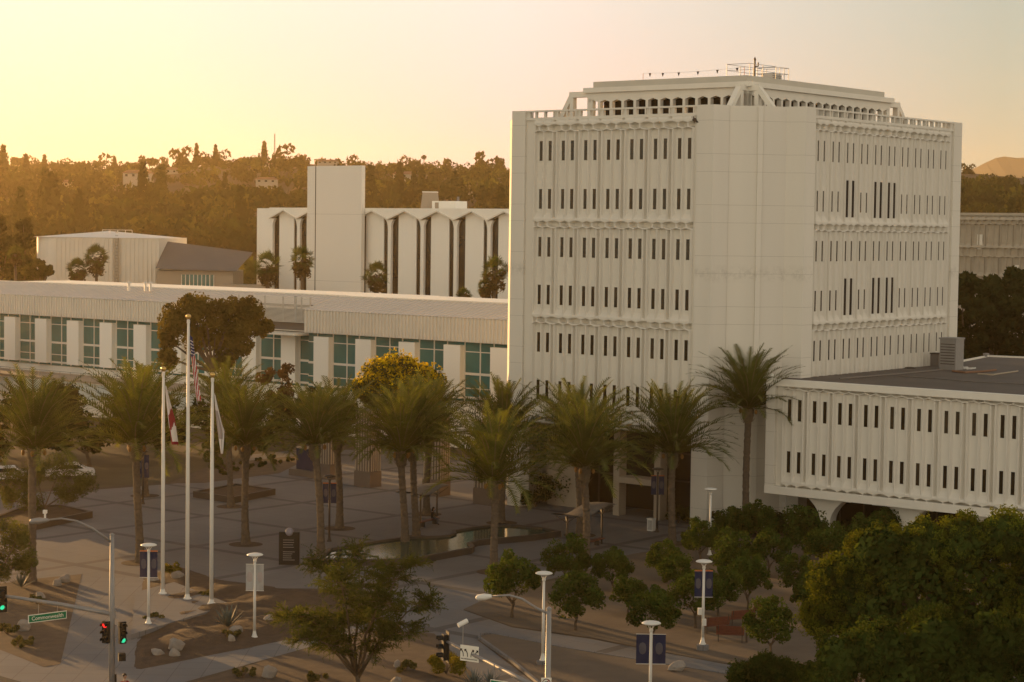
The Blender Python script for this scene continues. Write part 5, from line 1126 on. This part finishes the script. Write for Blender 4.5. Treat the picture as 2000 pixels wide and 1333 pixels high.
BN = ('navy', 'orange', .62, 1.45, .42)
lamp((290, 1229), 1063, 'white lamp post with navy banners beside the flagpole slab', banner=('navy', 'orange', .45, 1.5, .42), foot=True)
lamp((497, 1246), 1082, 'white lamp post with pale printed banners on the mulched mound', banner=('lightprint', None, .62, 1.5, .42))
lamp((1060, 1302), 1118, 'white lamp post without banners on the tan island', foot=True)
lamp((1372, 1270), 1095, 'white lamp post with navy banners and two boxes beside the benches', banner=BN, boxes=2, foot=True)
lamp((1269, 1405), 1215, 'white lamp post with two dark banners at the bottom edge', banner=('navy', None, .62, 1.42, .62), hfix=None)
lamp((1386, 1085), 992, 'white lamp post with one box in front of the tower pier', boxes=1, hfix=4.9)
lamp((1534, 1040), 965, 'thin white lamp post with one box below the wing corner', boxes=1, hfix=4.2)
lamp((1800, 1055), 992, 'thin white lamp post in front of the second wing column', hfix=3.6)
lamp((643, 1058), 929, 'dark lamp post with navy banners between two palms', dark=True, banner=BN)
lamp((1283, 1040), 915, 'dark lamp post with navy banners before the tower entrance', dark=True, banner=BN)
lamp((279, 985), 880, 'dark lamp post with a navy banner marked with pale strokes, behind the left palm', dark=True, banner=('navy', None, .4, 1.9, .42))
# ================================================================ traffic signals
def sig_head(t, c, yaw, lit, back=False, n=3, name='signal_head'):
    u = np.array([math.cos(yaw), math.sin(yaw), 0]); v = np.array([-u[1], u[0], 0]); hd = MB().obox(c, u*.10, v*.17, (0, 0, .18*n)).build(name, 'black', t)
    if back: MB().obox(c-u*.11, u*.01, v*.29, (0, 0, .18*n+.12)).build('backplate', 'black', hd)
    for k in range(n):
        z = c+np.array([0, 0, .18*n-.18-.36*k]); MB().tube([z+u*.10, z+u*.112], .125, 14).build('lens', lit.get(k, 'signk'), hd)
        m = MB()
        for q in range(9):
            a0, a1 = PI*(-.1+1.2*q/9), PI*(-.1+1.2*(q+1)/9); e = lambda a, o: z+u*o+v*.14*math.cos(a)+np.array([0, 0, .14*math.sin(a)])
            m.add([e(a0, .1), e(a1, .1), e(a1, .34), e(a0, .34)], [(0, 1, 2, 3)])
        m.build('visor', 'black', hd)
    return hd
M['lit_red'] = emit('lit_red', (1., .02, .015), 1.); M['lit_green'] = emit('lit_green', (.03, .8, .38), .42)
def signal_a():
    Y = 97.7; top = D(219, 1046, Y); X = top[0]; t = thing('traffic_signal', 'grey traffic signal pole at the street corner with street light and sign arm', 'traffic signal', (X, Y, 0)); o = np.array([X, Y, 0]); q = lambda x, y, d: D(x, y, d)-o
    MB().tube([(0, 0, 0), (0, 0, top[2]*.5), (0, 0, top[2])], [.17, .14, .10], 12).build('pole', 'galv', t, smooth=True); MB().lathe((0, 0, top[2]), [(.12, 0), (.12, .05), (.02, .12)]).build('pole_cap', 'galv', t)
    MB().tube([q(219, 1060, Y), q(180, 1032, Y-.6), q(150, 1018, Y-1.), q(120, 1013, Y-1.4), q(92, 1016, Y-1.8)], [.06, .055, .05, .045, .04], 8).build('light_arm', 'galv', t, smooth=True)
    a, b = q(96, 1016, Y-1.75), q(58, 1019, Y-2.3); d = (b-a)/np.linalg.norm(b-a); lh = MB().tube([a, a+d*.15, a+d*.5, b-d*.05, b], [.05, .1, .16, .12, .03], 10).build('street_light', 'galv', t, smooth=True)
    MB().tube([q(88, 1012, Y-2), q(88, 1004, Y-2)], .05, 8).build('light_sensor', 'steelw', t); MB().box(*[k for p, e in zip(q(88, 1000, Y-2), (.09, .09, .08)) for k in (p-e, p+e)]).build('sensor_cap', 'steelw', t)
    MB().tube([q(220, 1200, Y), q(120, 1181, Y+1.2), q(20, 1166, Y+2.6), q(-60, 1156, Y+3.6)], [.12, .10, .085, .07], 10).build('mast_arm', 'galv', t, smooth=True)
    MB().lathe(tuple(q(220, 1200, Y)-np.array([0, 0, .2])), [(.17, 0), (.17, .4)], 10).build('arm_clamp', 'galv', t)
    l, r = q(55, 1210, Y+.6), q(130, 1200.5, Y+2.0); w = r-l; L_ = np.linalg.norm(w); w /= L_; nn = np.array([w[1], -w[0], 0]); nn /= np.linalg.norm(nn); up = np.array([0, 0, 1.])
    sg = MB().obox((l+r)/2, w*L_/2, nn*.015, up*.2).build('street_sign', 'signw', t); MB().obox((l+r)/2+nn*.012, w*(L_/2-.035), nn*.008, up*.165).build('sign_face', 'green', sg)
    cu = bpy.data.curves.new('lettering', 'FONT'); cu.body = 'Commonwealth'; cu.size = .3; cu.extrude = .004; cu.align_x = 'CENTER'; cu.align_y = 'CENTER'; cu.materials.append(M['signw'])
    fo = bpy.data.objects.new('lettering', cu); link(fo, sg); mx = Matrix(((w[0], 0, nn[0], 0), (w[1], 0, nn[1], 0), (w[2], 1, nn[2], 0), (0, 0, 0, 1))); p = (l+r)/2+nn*.026; mx.translation = Vector(p); fo.matrix_local = mx
    fo.scale = (L_*.86/max(.1, 12*.3*.56),)*2+(1,)
    bpy.context.view_layer.update(); me = bpy.data.meshes.new_from_object(fo.evaluated_get(bpy.context.evaluated_depsgraph_get())); fm_ = bpy.data.objects.new('lettering', me); link(fm_, sg); fm_.matrix_local = fo.matrix_local.copy(); bpy.data.objects.remove(fo); fm_.name = 'lettering'
    for x, y in ((75, 1192), (112, 1187)): a = q(x, y-12, Y+1.9); MB().tube([a, a-np.array([0, 0, .62])], .015, 5).build('hanger', 'galv', t)
    cam2 = -1.45
    sig_head(t, q(207, 1235, Y-.15), math.radians(-112), {0: 'lit_red'}); sig_head(t, q(239, 1236, Y-.1), math.radians(-58), {2: 'lit_green'})
    sig_head(t, q(3, 1172, Y+2.6), math.radians(-65), {2: 'lit_green'}, True)
    for x, y in ((214, 1222), (214, 1248), (229, 1222), (229, 1248)): a = q(x, y, Y); MB().tube([q(220, y, Y), a], .03, 6).build('head_bracket', 'galv', t)
    c = q(238, 1284, Y); pd = MB().obox(c, (.16, .06, 0), (-.05, .14, 0), (0, 0, .17)).build('pedestrian_signal', 'black', t); MB().obox(c+np.array([.0, -.04, .22]), (.15, .05, 0), (-.06, .16, 0), (0, 0, .02)).build('hood', 'black', pd)
    MB().obox(q(225, 1329, Y), (.06, 0, 0), (0, .06, 0), (0, 0, .3)).build('push_button', 'black', t)
signal_a()
def signal_b():
    Y = 75.; top = D(1072, 1191, Y); X = top[0]; t = thing('traffic_signal', 'grey traffic signal pole on the right with curved street light arm and arrow sign', 'traffic signal', (X, Y, 0)); o = np.array([X, Y, 0]); q = lambda x, y, d: D(x, y, d)-o
    MB().tube([(0, 0, 0), (0, 0, top[2]*.5), (0, 0, top[2])], [.15, .12, .095], 12).build('pole', 'galv', t, smooth=True); MB().lathe((0, 0, top[2]), [(.11, 0), (.11, .05), (.02, .12)]).build('pole_cap', 'galv', t)
    MB().tube([q(1071, 1199, Y), q(1048, 1188, Y+.1), q(1020, 1170, Y+.3), q(995, 1163, Y+.4), q(960, 1165, Y+.6)], [.05, .048, .042, .04, .035], 8).build('light_arm', 'galv', t, smooth=True)
    a, b = q(961, 1165, Y+.6), q(929, 1168, Y+.8); d = (b-a)/np.linalg.norm(b-a); MB().tube([a, a+d*.06, a+d*.3, b-d*.08, b], [.05, .085, .13, .11, .03], 10).build('street_light', 'steelw', t, smooth=True)
    P0, P1 = q(1070, 1355, Y), q(866, 1250, Y+8.); MB().tube([P0, P0*.66+P1*.34+[0, 0, .03], P0*.3+P1*.7+[0, 0, .02], P1], [.10, .085, .07, .055], 8).build('mast_arm', 'galv', t, smooth=True)
    yaw = math.radians(-165); sig_head(t, q(869, 1264, Y+7.8), yaw, {}, True)
    c = q(917, 1277, Y+5.6); w = np.array([.95, -.55, 0]); w /= np.linalg.norm(w); nn = np.array([w[1], -w[0], 0]); up = np.array([0, 0, 1.])
    sg = MB().obox(c, w*.43, nn*.012, up*.32).build('lane_sign', 'signw', t); m = MB()
    for k, dr in enumerate((-1, -1, 1, 1)):
        x = -.30+.2*k; pts = [c+nn*.02+w*(x-dr*.02)+up*-.14, c+nn*.02+w*(x-dr*.01)+up*.0, c+nn*.02+w*(x+dr*.03)+up*.08, c+nn*.02+w*(x+dr*.07)+up*.12]
        m.tube(pts, [.016, .016, .02, .02], 5); h_ = pts[-1]; m.add([h_+w*dr*.06+up*.05, h_+w*dr*-.045+up*.055, h_+w*dr*.045-up*.055, h_+w*dr*.06+up*.05+nn*.012, h_+w*dr*-.045+up*.055+nn*.012, h_+w*dr*.045-up*.055+nn*.012], [(0, 1, 2), (5, 4, 3), (0, 2, 1), (3, 4, 5)])
    m.build('arrows', 'signk', sg); m = MB()
    for k in range(14): m.obox(c+nn*.016+w*(-.36+.055*k)-up*.23, w*.016*random.uniform(.6, 1.2), nn*.004, up*.022)
    m.build('small_print', 'signk', sg)
    a = q(904, 1262, Y+6.2); MB().tube([a, a+np.array([0, 0, .85])], .025, 6).build('camera_riser', 'galv', t); cc = a+np.array([0, 0, .95]); dv = np.array([-.8, -.4, -.35]); dv /= np.linalg.norm(dv); MB().tube([cc-dv*.2, cc+dv*.24], [.1, .1], 10).build('detection_camera', 'steelw', t)
    a = q(965, 1310, Y+3.6); MB().tube([a-np.array([0, 0, .6]), a+np.array([0, 0, .25])], .03, 6).build('sign_riser', 'galv', t); MB().obox(q(975, 1336, Y+3.), w*.4, nn*.01, up*.13).build('street_sign', 'signw', t); MB().obox(q(975, 1336, Y+3.)+nn*.008, w*.37, nn*.008, up*.1).build('street_sign_face', 'green', t)
    c = q(1067, 1337, Y-.2); sg = MB().box(c[0]-.19, c[0]+.19, c[1]-.01, c[1]+.01, c[2]-.25, c[2]+.25).build('prohibition_sign', 'signw', t); m = MB()
    n = 24
    for k in range(n): a0, a1 = 2*PI*k/n, 2*PI*(k+1)/n; m.add([c+np.array([r_*math.cos(a_), -.016, r_*math.sin(a_)+.06]) for a_, r_ in ((a0, .155), (a1, .155), (a1, .125), (a0, .125))], [(0, 1, 2, 3), (3, 2, 1, 0)])
    m.build('red_ring', 'red', sg); m = MB(); m.tube([c+np.array([-.06, -.018, 0]), c+np.array([-.05, -.018, .1]), c+np.array([.05, -.018, .1]), c+np.array([.06, -.018, .02])], .016, 5); m.build('u_turn_symbol', 'signk', sg)
    MB().obox(c+np.array([0, -.02, .06]), (.1, 0, .1), (0, .003, 0), (-.012, 0, .012)).build('red_slash', 'red', sg)
signal_b()
# ================================================================ pool, planters, shelters, monument
def ring(poly, wdt):
    n = len(poly); P_ = np.array(poly); ar = .5*sum(P_[i][0]*P_[(i+1) % n][1]-P_[(i+1) % n][0]*P_[i][1] for i in range(n)); sg = 1 if ar > 0 else -1; out = []
    for i in range(n):
        a, b, c = P_[i-1], P_[i], P_[(i+1) % n]; d1 = (b-a)/np.linalg.norm(b-a); d2 = (c-b)/np.linalg.norm(c-b); n1 = sg*np.array([-d1[1], d1[0]]); n2 = sg*np.array([-d2[1], d2[0]]); m = n1+n2; m /= np.linalg.norm(m); out.append(b+m*wdt/max(.5, m@n1))
    return out
def wall_ring(poly, wdt, z0, z1):
    inn = ring(poly, wdt); n = len(poly); m = MB(); v = [(*p, z) for z in (z0, z1) for p in poly]+[(*p, z) for z in (z0, z1) for p in inn]; f = []
    for i in range(n):
        j = (i+1) % n; f += [(i, j, n+j, n+i), (2*n+j, 2*n+i, 3*n+i, 3*n+j), (n+i, n+j, 3*n+j, 3*n+i)]
    return m.add(v, f), inn
pp = px([(616, 1104), (700, 1106), (800, 1104), (860, 1094), (922, 1082), (927, 1077), (920, 1072), (935, 1067), (960, 1064), (990, 1062), (1040, 1057), (1096, 1049), (1064, 1041), (1000, 1035), (955, 1036), (915, 1041), (882, 1047), (884, 1052), (874, 1056), (850, 1058), (815, 1059), (780, 1061), (735, 1067), (640, 1083)])
o = np.array([*np.mean(pp, 0), 0]); t = thing('fountain_pool', 'long angular fountain pool with a dark raised rim and green water', 'pool', o); m, inn = wall_ring(pp, .3, 0, .45); m.build('rim', 'rim', t, o)
MB().sheet(inn, .3).build('water_surface', 'water', t, o); MB().sheet(inn, .05).build('basin', 'rim', t, o)
for i, (pl, lab) in enumerate(((((377, 972), (455, 984), (538, 967), (460, 956)), 'long low dark planter under the yellow-green tree'), (((-30, 1030), (50, 1040), (181, 1012), (120, 998), (40, 1003)), 'low dark planter under the wispy tree at the left'))):
    q = px(pl); o = np.array([*np.mean(q, 0), 0]); t = thing('planter', lab, 'planter', o); m, inn = wall_ring(q, .25, 0, .55); m.build('wall', 'rim', t, o); MB().sheet(inn, .42).build('soil', 'mulch', t, o)
def shelter(pa, pb, lab, hgt=2.75, ov=(2.1, 1.3)):
    a, b = G(*pa), G(*pb); c = (a+b)/2; t = thing('shade_shelter', lab, 'shelter', c); d = b-a; l = np.linalg.norm(d); d /= l; n = np.array([-d[1], d[0], 0])
    for p in (a, b): MB().tube([p-c, p-c+np.array([0, 0, hgt])], .07, 8).build('post', 'darkst', t); 
    m = MB(); k = 22; V_ = []; f = []
    for th in (0, .05):
        for i in range(k+1):
            s = -ov[0]-l/2+(l+ov[0]+ov[1])*i/k; z = hgt+.12+.22*math.sin(i/k*2*PI*1.05+2.6)-.12*abs(i/k-.5)
            for w in (-.95, -.5, 0, .5, .95): V_.append(d*s+n*w+np.array([0, 0, z+th+.09*(1-w*w)]))
    for g_ in (0, 1):
        for i in range(k):
            for j in range(4): q = g_*(k+1)*5+i*5+j; f.append((q, q+1, q+6, q+5) if g_ else (q, q+5, q+6, q+1))
    m.add(V_, f); m.build('canopy', 'canopy', t, smooth=True); m = MB()
    for p in (a, b):
        for sg in (-1, 1):
            for e in (-1, 1): m.tube([p-c+np.array([0, 0, hgt-.5]), p-c+d*.7*e+n*.6*sg+np.array([0, 0, hgt+.08])], .025, 5)
    m.build('rib', 'darkst', t)
    MB().obox(np.array([0, 0, .45]), d*(l/2+.1), n*.22, (0, 0, .035)).build('bench_seat', 'bench', t)
    for e in (-.36, .36): MB().obox(d*l*e+np.array([0, 0, .21]), d*.05, n*.18, (0, 0, .21)).build('bench_leg', 'darkst', t)
    return a, b, d, n
sa = shelter((821, 1031), (853, 1023), 'shade shelter with a wavy canopy, a person sitting on its bench', 2.8, (2.3, 1.0))
shelter((1107, 1082), (1175, 1063), 'empty shade shelter with a wavy canopy in front of the tower entrance', 2.75, (.95, 1.0))
c = G(565, 1103); t = thing('monument_sign', 'black upright monument sign topped by a stone globe', 'sign', c); s = F/c[1]; W_ = 40/s; H_ = D(565, 1039, c[1])[2]
MB().box(-W_/2, W_/2, -.18, .18, 0, H_).build('slab', 'black', t); MB().box(-W_/2+.14, W_/2-.14, -.192, -.18, .25, H_*.44).build('lower_panel', 'signk', t); MB().box(-W_/2+.14, W_/2-.14, -.192, -.18, H_*.5, H_*.8).build('upper_panel', 'signk', t)
m = MB()
for z in np.concatenate([np.linspace(.35, H_*.4, 5), np.linspace(H_*.54, H_*.76, 4)]): m.box(-W_*.3, W_*random.uniform(.1, .3), -.197, -.191, z-.018, z+.018)
m.build('faint_lettering', 'galv', t); MB().ball((0, -.05, H_+.0), .3, 16).build('globe', 'sphere', t, smooth=True)
c = G(1272, 1038); t = thing('utility_box', 'white utility cabinet beside the dark lamp post at the tower entrance', 'cabinet', c); MB().obox((0, 0, .5), V1*.26, V2*.22, (0, 0, .46)).build('cabinet', 'steelw', t); MB().obox((0, 0, .98), V1*.29, V2*.25, (0, 0, .03)).build('lid', 'steelw', t); MB().obox((0, 0, .03), V1*.24, V2*.2, (0, 0, .03)).build('plinth', 'rim', t); MB().obox(-V2*.225+np.array([0, 0, .5]), V1*.2, V2*.006, (0, 0, .38)).build('door', 'lightprint', t)
c = G(605, 930); t = thing('kiosk', 'dark kiosk cabinet with pale cap on a stone base behind the leaning palm', 'kiosk', c); MB().obox((0, 0, .3), V1*1.9, V2*.9, (0, 0, .3)).build('base', 'brownm', t); MB().obox((0, 0, 1.6), V1*1.3, V2*.5, (0, 0, 1.0)).build('cabinet', 'navy', t); MB().obox((0, 0, 2.64), V1*1.35, V2*.55, (0, 0, .05)).build('cap', 'tan', t)
c = G(1750, 1052); t = thing('ramp_wall', 'low pale ramp wall between the wing columns', 'wall', c); MB().add([(-2.4, -.15, 0), (2.8, -.15, 0), (2.8, -.15, 1.0), (1.0, -.15, 1.05), (-2.4, -.15, .5), (-2.4, .15, 0), (2.8, .15, 0), (2.8, .15, 1.0), (1.0, .15, 1.05), (-2.4, .15, .5)], [(0, 1, 2, 3, 4), (9, 8, 7, 6, 5), (4, 3, 8, 9), (3, 2, 7, 8), (1, 6, 7, 2), (0, 4, 9, 5)]).build('wall', 'trim', t); MB().box(1.2, 2.7, -.19, .19, 1.045, 1.1).build('coping', 'white', t)
# benches in the grove
bp = None
for i, (x, y, rz, lab) in enumerate(((1426, 1254, -.12, 'redwood bench seen from behind, nearest of the four'), (1396, 1236, .42, 'redwood bench left of the others beside the boxed lamp post'), (1445, 1222, .42, 'redwood bench between the left and far benches'), (1487, 1205, .5, 'redwood bench farthest back under the citrus tree'))):
    c = G(x, y)
    if bp is None:
        bp = t = thing('park_bench', lab, 'bench', c, rz, 'redwood benches in the citrus grove')
        m = MB()
        for k in range(5): m.box(-.8, .8, -.24+.1*k, -.16+.1*k, .43, .47)
        m.build('seat', 'bench', t); m = MB()
        for k in range(5): m.obox((0, -.3-.022*k, .55+.1*k), (.8, 0, 0), (0, .015, .003), (0, -.008, .045))
        m.build('backrest', 'bench', t)
        for x_ in (-.68, .68): MB().tube([(x_, .22, 0), (x_, .2, .42)], .028, 6).build('leg', 'darkst', t); MB().tube([(x_, -.24, 0), (x_, -.25, .42), (x_, -.42, 1.02)], .028, 6).build('leg', 'darkst', t); MB().tube([(x_, -.32, .66), (x_, .2, .66), (x_, .2, .42)], .022, 6).build('armrest', 'darkst', t)
    else: dup(bp, c, rz+PI*(1 if i in (1, 2, 3) else 0)*0, lab)
c = G(1458, 1256); t = thing('bollard', 'short dark post beside the front bench', 'bollard', c); MB().lathe((0, 0, 0), [(.07, 0), (.06, .9), (.04, .95)]).build('post', 'darkst', t); MB().ball((0, 0, .97), .06, 8).build('cap', 'darkst', t)
# ================================================================ parked cars behind the wispy tree
def car(c, rz, lab):
    t = thing('parked_car', lab, 'car', c, rz, 'white cars parked behind the left trees')
    pr = [(-2.2, .35), (-2.25, .75), (-1.5, .92), (-.75, 1.42), (.75, 1.44), (1.55, .98), (2.2, .85), (2.25, .38)]
    m = MB(); n = len(pr); v = [(x, -.85, z) for x, z in pr]+[(x, .85, z) for x, z in pr]; m.add(v, [tuple(range(n)), tuple(range(2*n-1, n-1, -1))]+[(i, n+i, n+(i+1) % n, (i+1) % n) for i in range(n)]); m.build('body', 'carw', t)
    for sg in (-1, 1): MB().add([(-1.25, sg*.865, .95), (-.68, sg*.865, 1.34), (.68, sg*.865, 1.36), (1.25, sg*.865, 1.0)], [(0, 1, 2, 3) if sg > 0 else (3, 2, 1, 0)]).build('side_window', 'glassp', t)
    MB().add([(1.48, -.7, 1.03), (1.48, .7, 1.03), (.84, .7, 1.405), (.84, -.7, 1.405)], [(0, 1, 2, 3)]).build('windscreen', 'glassp', t)
    for x in (-1.4, 1.4):
        for y in (-.86, .86): w = MB().tube([(x, y-.1, .32), (x, y+.1, .32)], .32, 16).build('wheel', 'rubber', t); MB().tube([(x, y-.11, .32), (x, y+.11, .32)], .18, 12).build('rim', 'galv', w)
    for y in (-.6, .6): MB().box(2.2, 2.27, y-.16, y+.16, .62, .76).build('headlight', 'lightprint', t)
    return t
car(G(12, 942), .3, 'white parked car at the left frame edge behind the wispy tree'); car(G(136, 935), .25, 'white parked car seen through the middle of the wispy tree')
# ================================================================ people
def person(name_lab, loc, rz, joints, rad, edges, shirt, legs, feet='darkcloth'):
    """one continuous skinned body; clothing is split by material along the body"""
    me = bpy.data.meshes.new('person'); me.from_pydata(joints, edges, []); o = bpy.data.objects.new('person', me); link(o); tag(o, name_lab, 'person'); o.location = tuple(loc); o.rotation_euler = (0, 0, rz)
    md = o.modifiers.new('skin', 'SKIN'); md.use_smooth_shade = True
    for i, r in enumerate(rad): d = me.skin_vertices[0].data[i]; d.radius = (r, r) if not hasattr(r, '__len__') else r; d.use_root = (i == 0)
    sb = o.modifiers.new('sub', 'SUBSURF'); sb.levels = 1; sb.render_levels = 1
    dg = bpy.context.evaluated_depsgraph_get(); ev = o.evaluated_get(dg); m2 = bpy.data.meshes.new_from_object(ev); o.modifiers.clear(); o.data = m2
    m2.materials.clear()
    for k in ('skin', shirt, legs, feet): m2.materials.append(M[k])
    return o, m2
def paint(m2, fn):
    for p in m2.polygons: p.material_index = fn(p.center)
def hand(par, p, fwd, side, s=1.):
    m = MB(); fwd = np.array(fwd)/np.linalg.norm(fwd); side = np.array(side)/np.linalg.norm(side); dn = np.cross(fwd, side)
    m.obox(np.array(p)+fwd*.045, fwd*.045, side*.038, dn*.013)
    for k, l in enumerate((.066, .078, .073, .055)): b = np.array(p)+fwd*.085+side*(-.03+.02*k); m.tube([b, b+fwd*l*.5-dn*.004, b+fwd*l*.85-dn*.02], [.0095, .009, .007], 6)
    b = np.array(p)+fwd*.03+side*-.036; m.tube([b, b-side*.03+fwd*.03, b-side*.035+fwd*.06], [.012, .01, .008], 6)
    m.build('hand', 'skin', par, smooth=True)
def head(par, c, yaw=0., long_hair=True):
    c = np.array(c); m = MB(); m.ball(c, .105, 14, (.82, .95, 1.18)); u = np.array([math.sin(yaw), -math.cos(yaw), 0]); r = np.array([math.cos(yaw), math.sin(yaw), 0])
    m.add([c+u*.095+np.array([0, 0, .03]), c+u*.093-r*.018-np.array([0, 0, .02]), c+u*.093+r*.018-np.array([0, 0, .02]), c+u*.122-np.array([0, 0, .018])], [(0, 1, 3), (0, 3, 2), (1, 2, 3)])
    for s in (-1, 1): m.ball(c+r*s*.088-np.array([0, 0, .005]), .026, 6, (.5, 1, 1.3))
    f = m.build('face', 'skin', par, smooth=True); m = MB()
    for s in (-1, 1): m.ball(c+u*.092+r*s*.034+np.array([0, 0, .018]), .011, 6)
    m.build('eyes', 'hair', f); MB().obox(c+u*.096-np.array([0, 0, .055]), r*.022, u*.004, (0, 0, .006)).build('mouth', 'redcloth', f)
    m = MB(); m.ball(c-u*.018+np.array([0, 0, .03]), .112, 14, (.86, .98, 1.1))
    if long_hair: m.tube([c-u*.05, c-u*.085-np.array([0, 0, .12]), c-u*.09-np.array([0, 0, .26])], [.09, .085, .05], 10)
    m.build('hair', 'hair', par, smooth=True)
# seated on the shelter bench
a, b, d, n = sa; sp_ = a*.28+b*.72+np.array([0, 0, 0]); rz = math.atan2(d[1], d[0])+.25
J = [(0, 0, .56), (0, .01, .75), (0, -.02, .96), (0, -.05, 1.08), (0, -.08, 1.15), (-.1, -.03, .53), (-.12, -.45, .52), (-.12, -.47, .09), (-.12, -.62, .045), (.1, -.03, .53), (.12, -.43, .52), (.12, -.40, .09), (.12, -.55, .045), (-.19, -.02, 1.02), (-.23, -.1, .78), (-.15, -.33, .66), (.19, -.02, 1.02), (.23, -.1, .78), (.15, -.33, .66)]
R_ = [.14, .125, .14, .06, .055, .1, .075, .05, .035, .1, .075, .05, .035, .06, .045, .033, .06, .045, .033]
Ed = [(0, 1), (1, 2), (2, 3), (3, 4), (0, 5), (5, 6), (6, 7), (7, 8), (0, 9), (9, 10), (10, 11), (11, 12), (2, 13), (13, 14), (14, 15), (2, 16), (16, 17), (17, 18)]
o, m2 = person('person with long dark hair in dark top and blue jeans sitting on the shelter bench', sp_, rz, J, R_, Ed, 'darkcloth', 'denim')
paint(m2, lambda c: 3 if c.z < .1 else (0 if c.z > 1.07 else (2 if c.z < .62 and not (abs(c.x) > .1 and c.z > .6) else 1)))
head(o, (0, -.1, 1.29), .35); hand(o, (-.15, -.34, .645), (.3, -.9, -.25), (1, .3, 0)); hand(o, (.15, -.34, .645), (-.3, -.9, -.25), (-1, .3, 0))
# walking at the foot of the traffic signal
wp = G(243, 1388); J = [(0, 0, .93), (0, .01, 1.12), (0, 0, 1.36), (0, -.02, 1.47), (0, -.03, 1.54), (-.1, .0, .88), (-.11, -.2, .5), (-.11, -.14, .09), (-.11, -.28, .04), (.1, .0, .88), (.11, .1, .5), (.11, .3, .12), (.11, .2, .05), (-.2, .01, 1.39), (-.25, .08, 1.12), (-.24, -.05, .9), (.2, .01, 1.39), (.26, -.02, 1.12), (.24, -.2, .95)]
o, m2 = person('person in a red shirt walking at the foot of the corner traffic signal', wp, .6, J, R_, Ed, 'redcloth', 'denim')
paint(m2, lambda c: 3 if c.z < .1 else (0 if c.z > 1.45 or (abs(c.x) > .19 and c.z < 1.15) else (2 if c.z < .93 else 1)))
head(o, (0, -.04, 1.68), 0., False); hand(o, (-.24, -.06, .88), (0, -.3, -1), (0, 1, -.3)); hand(o, (.24, -.21, .93), (0, -.4, -1), (0, 1, -.4))
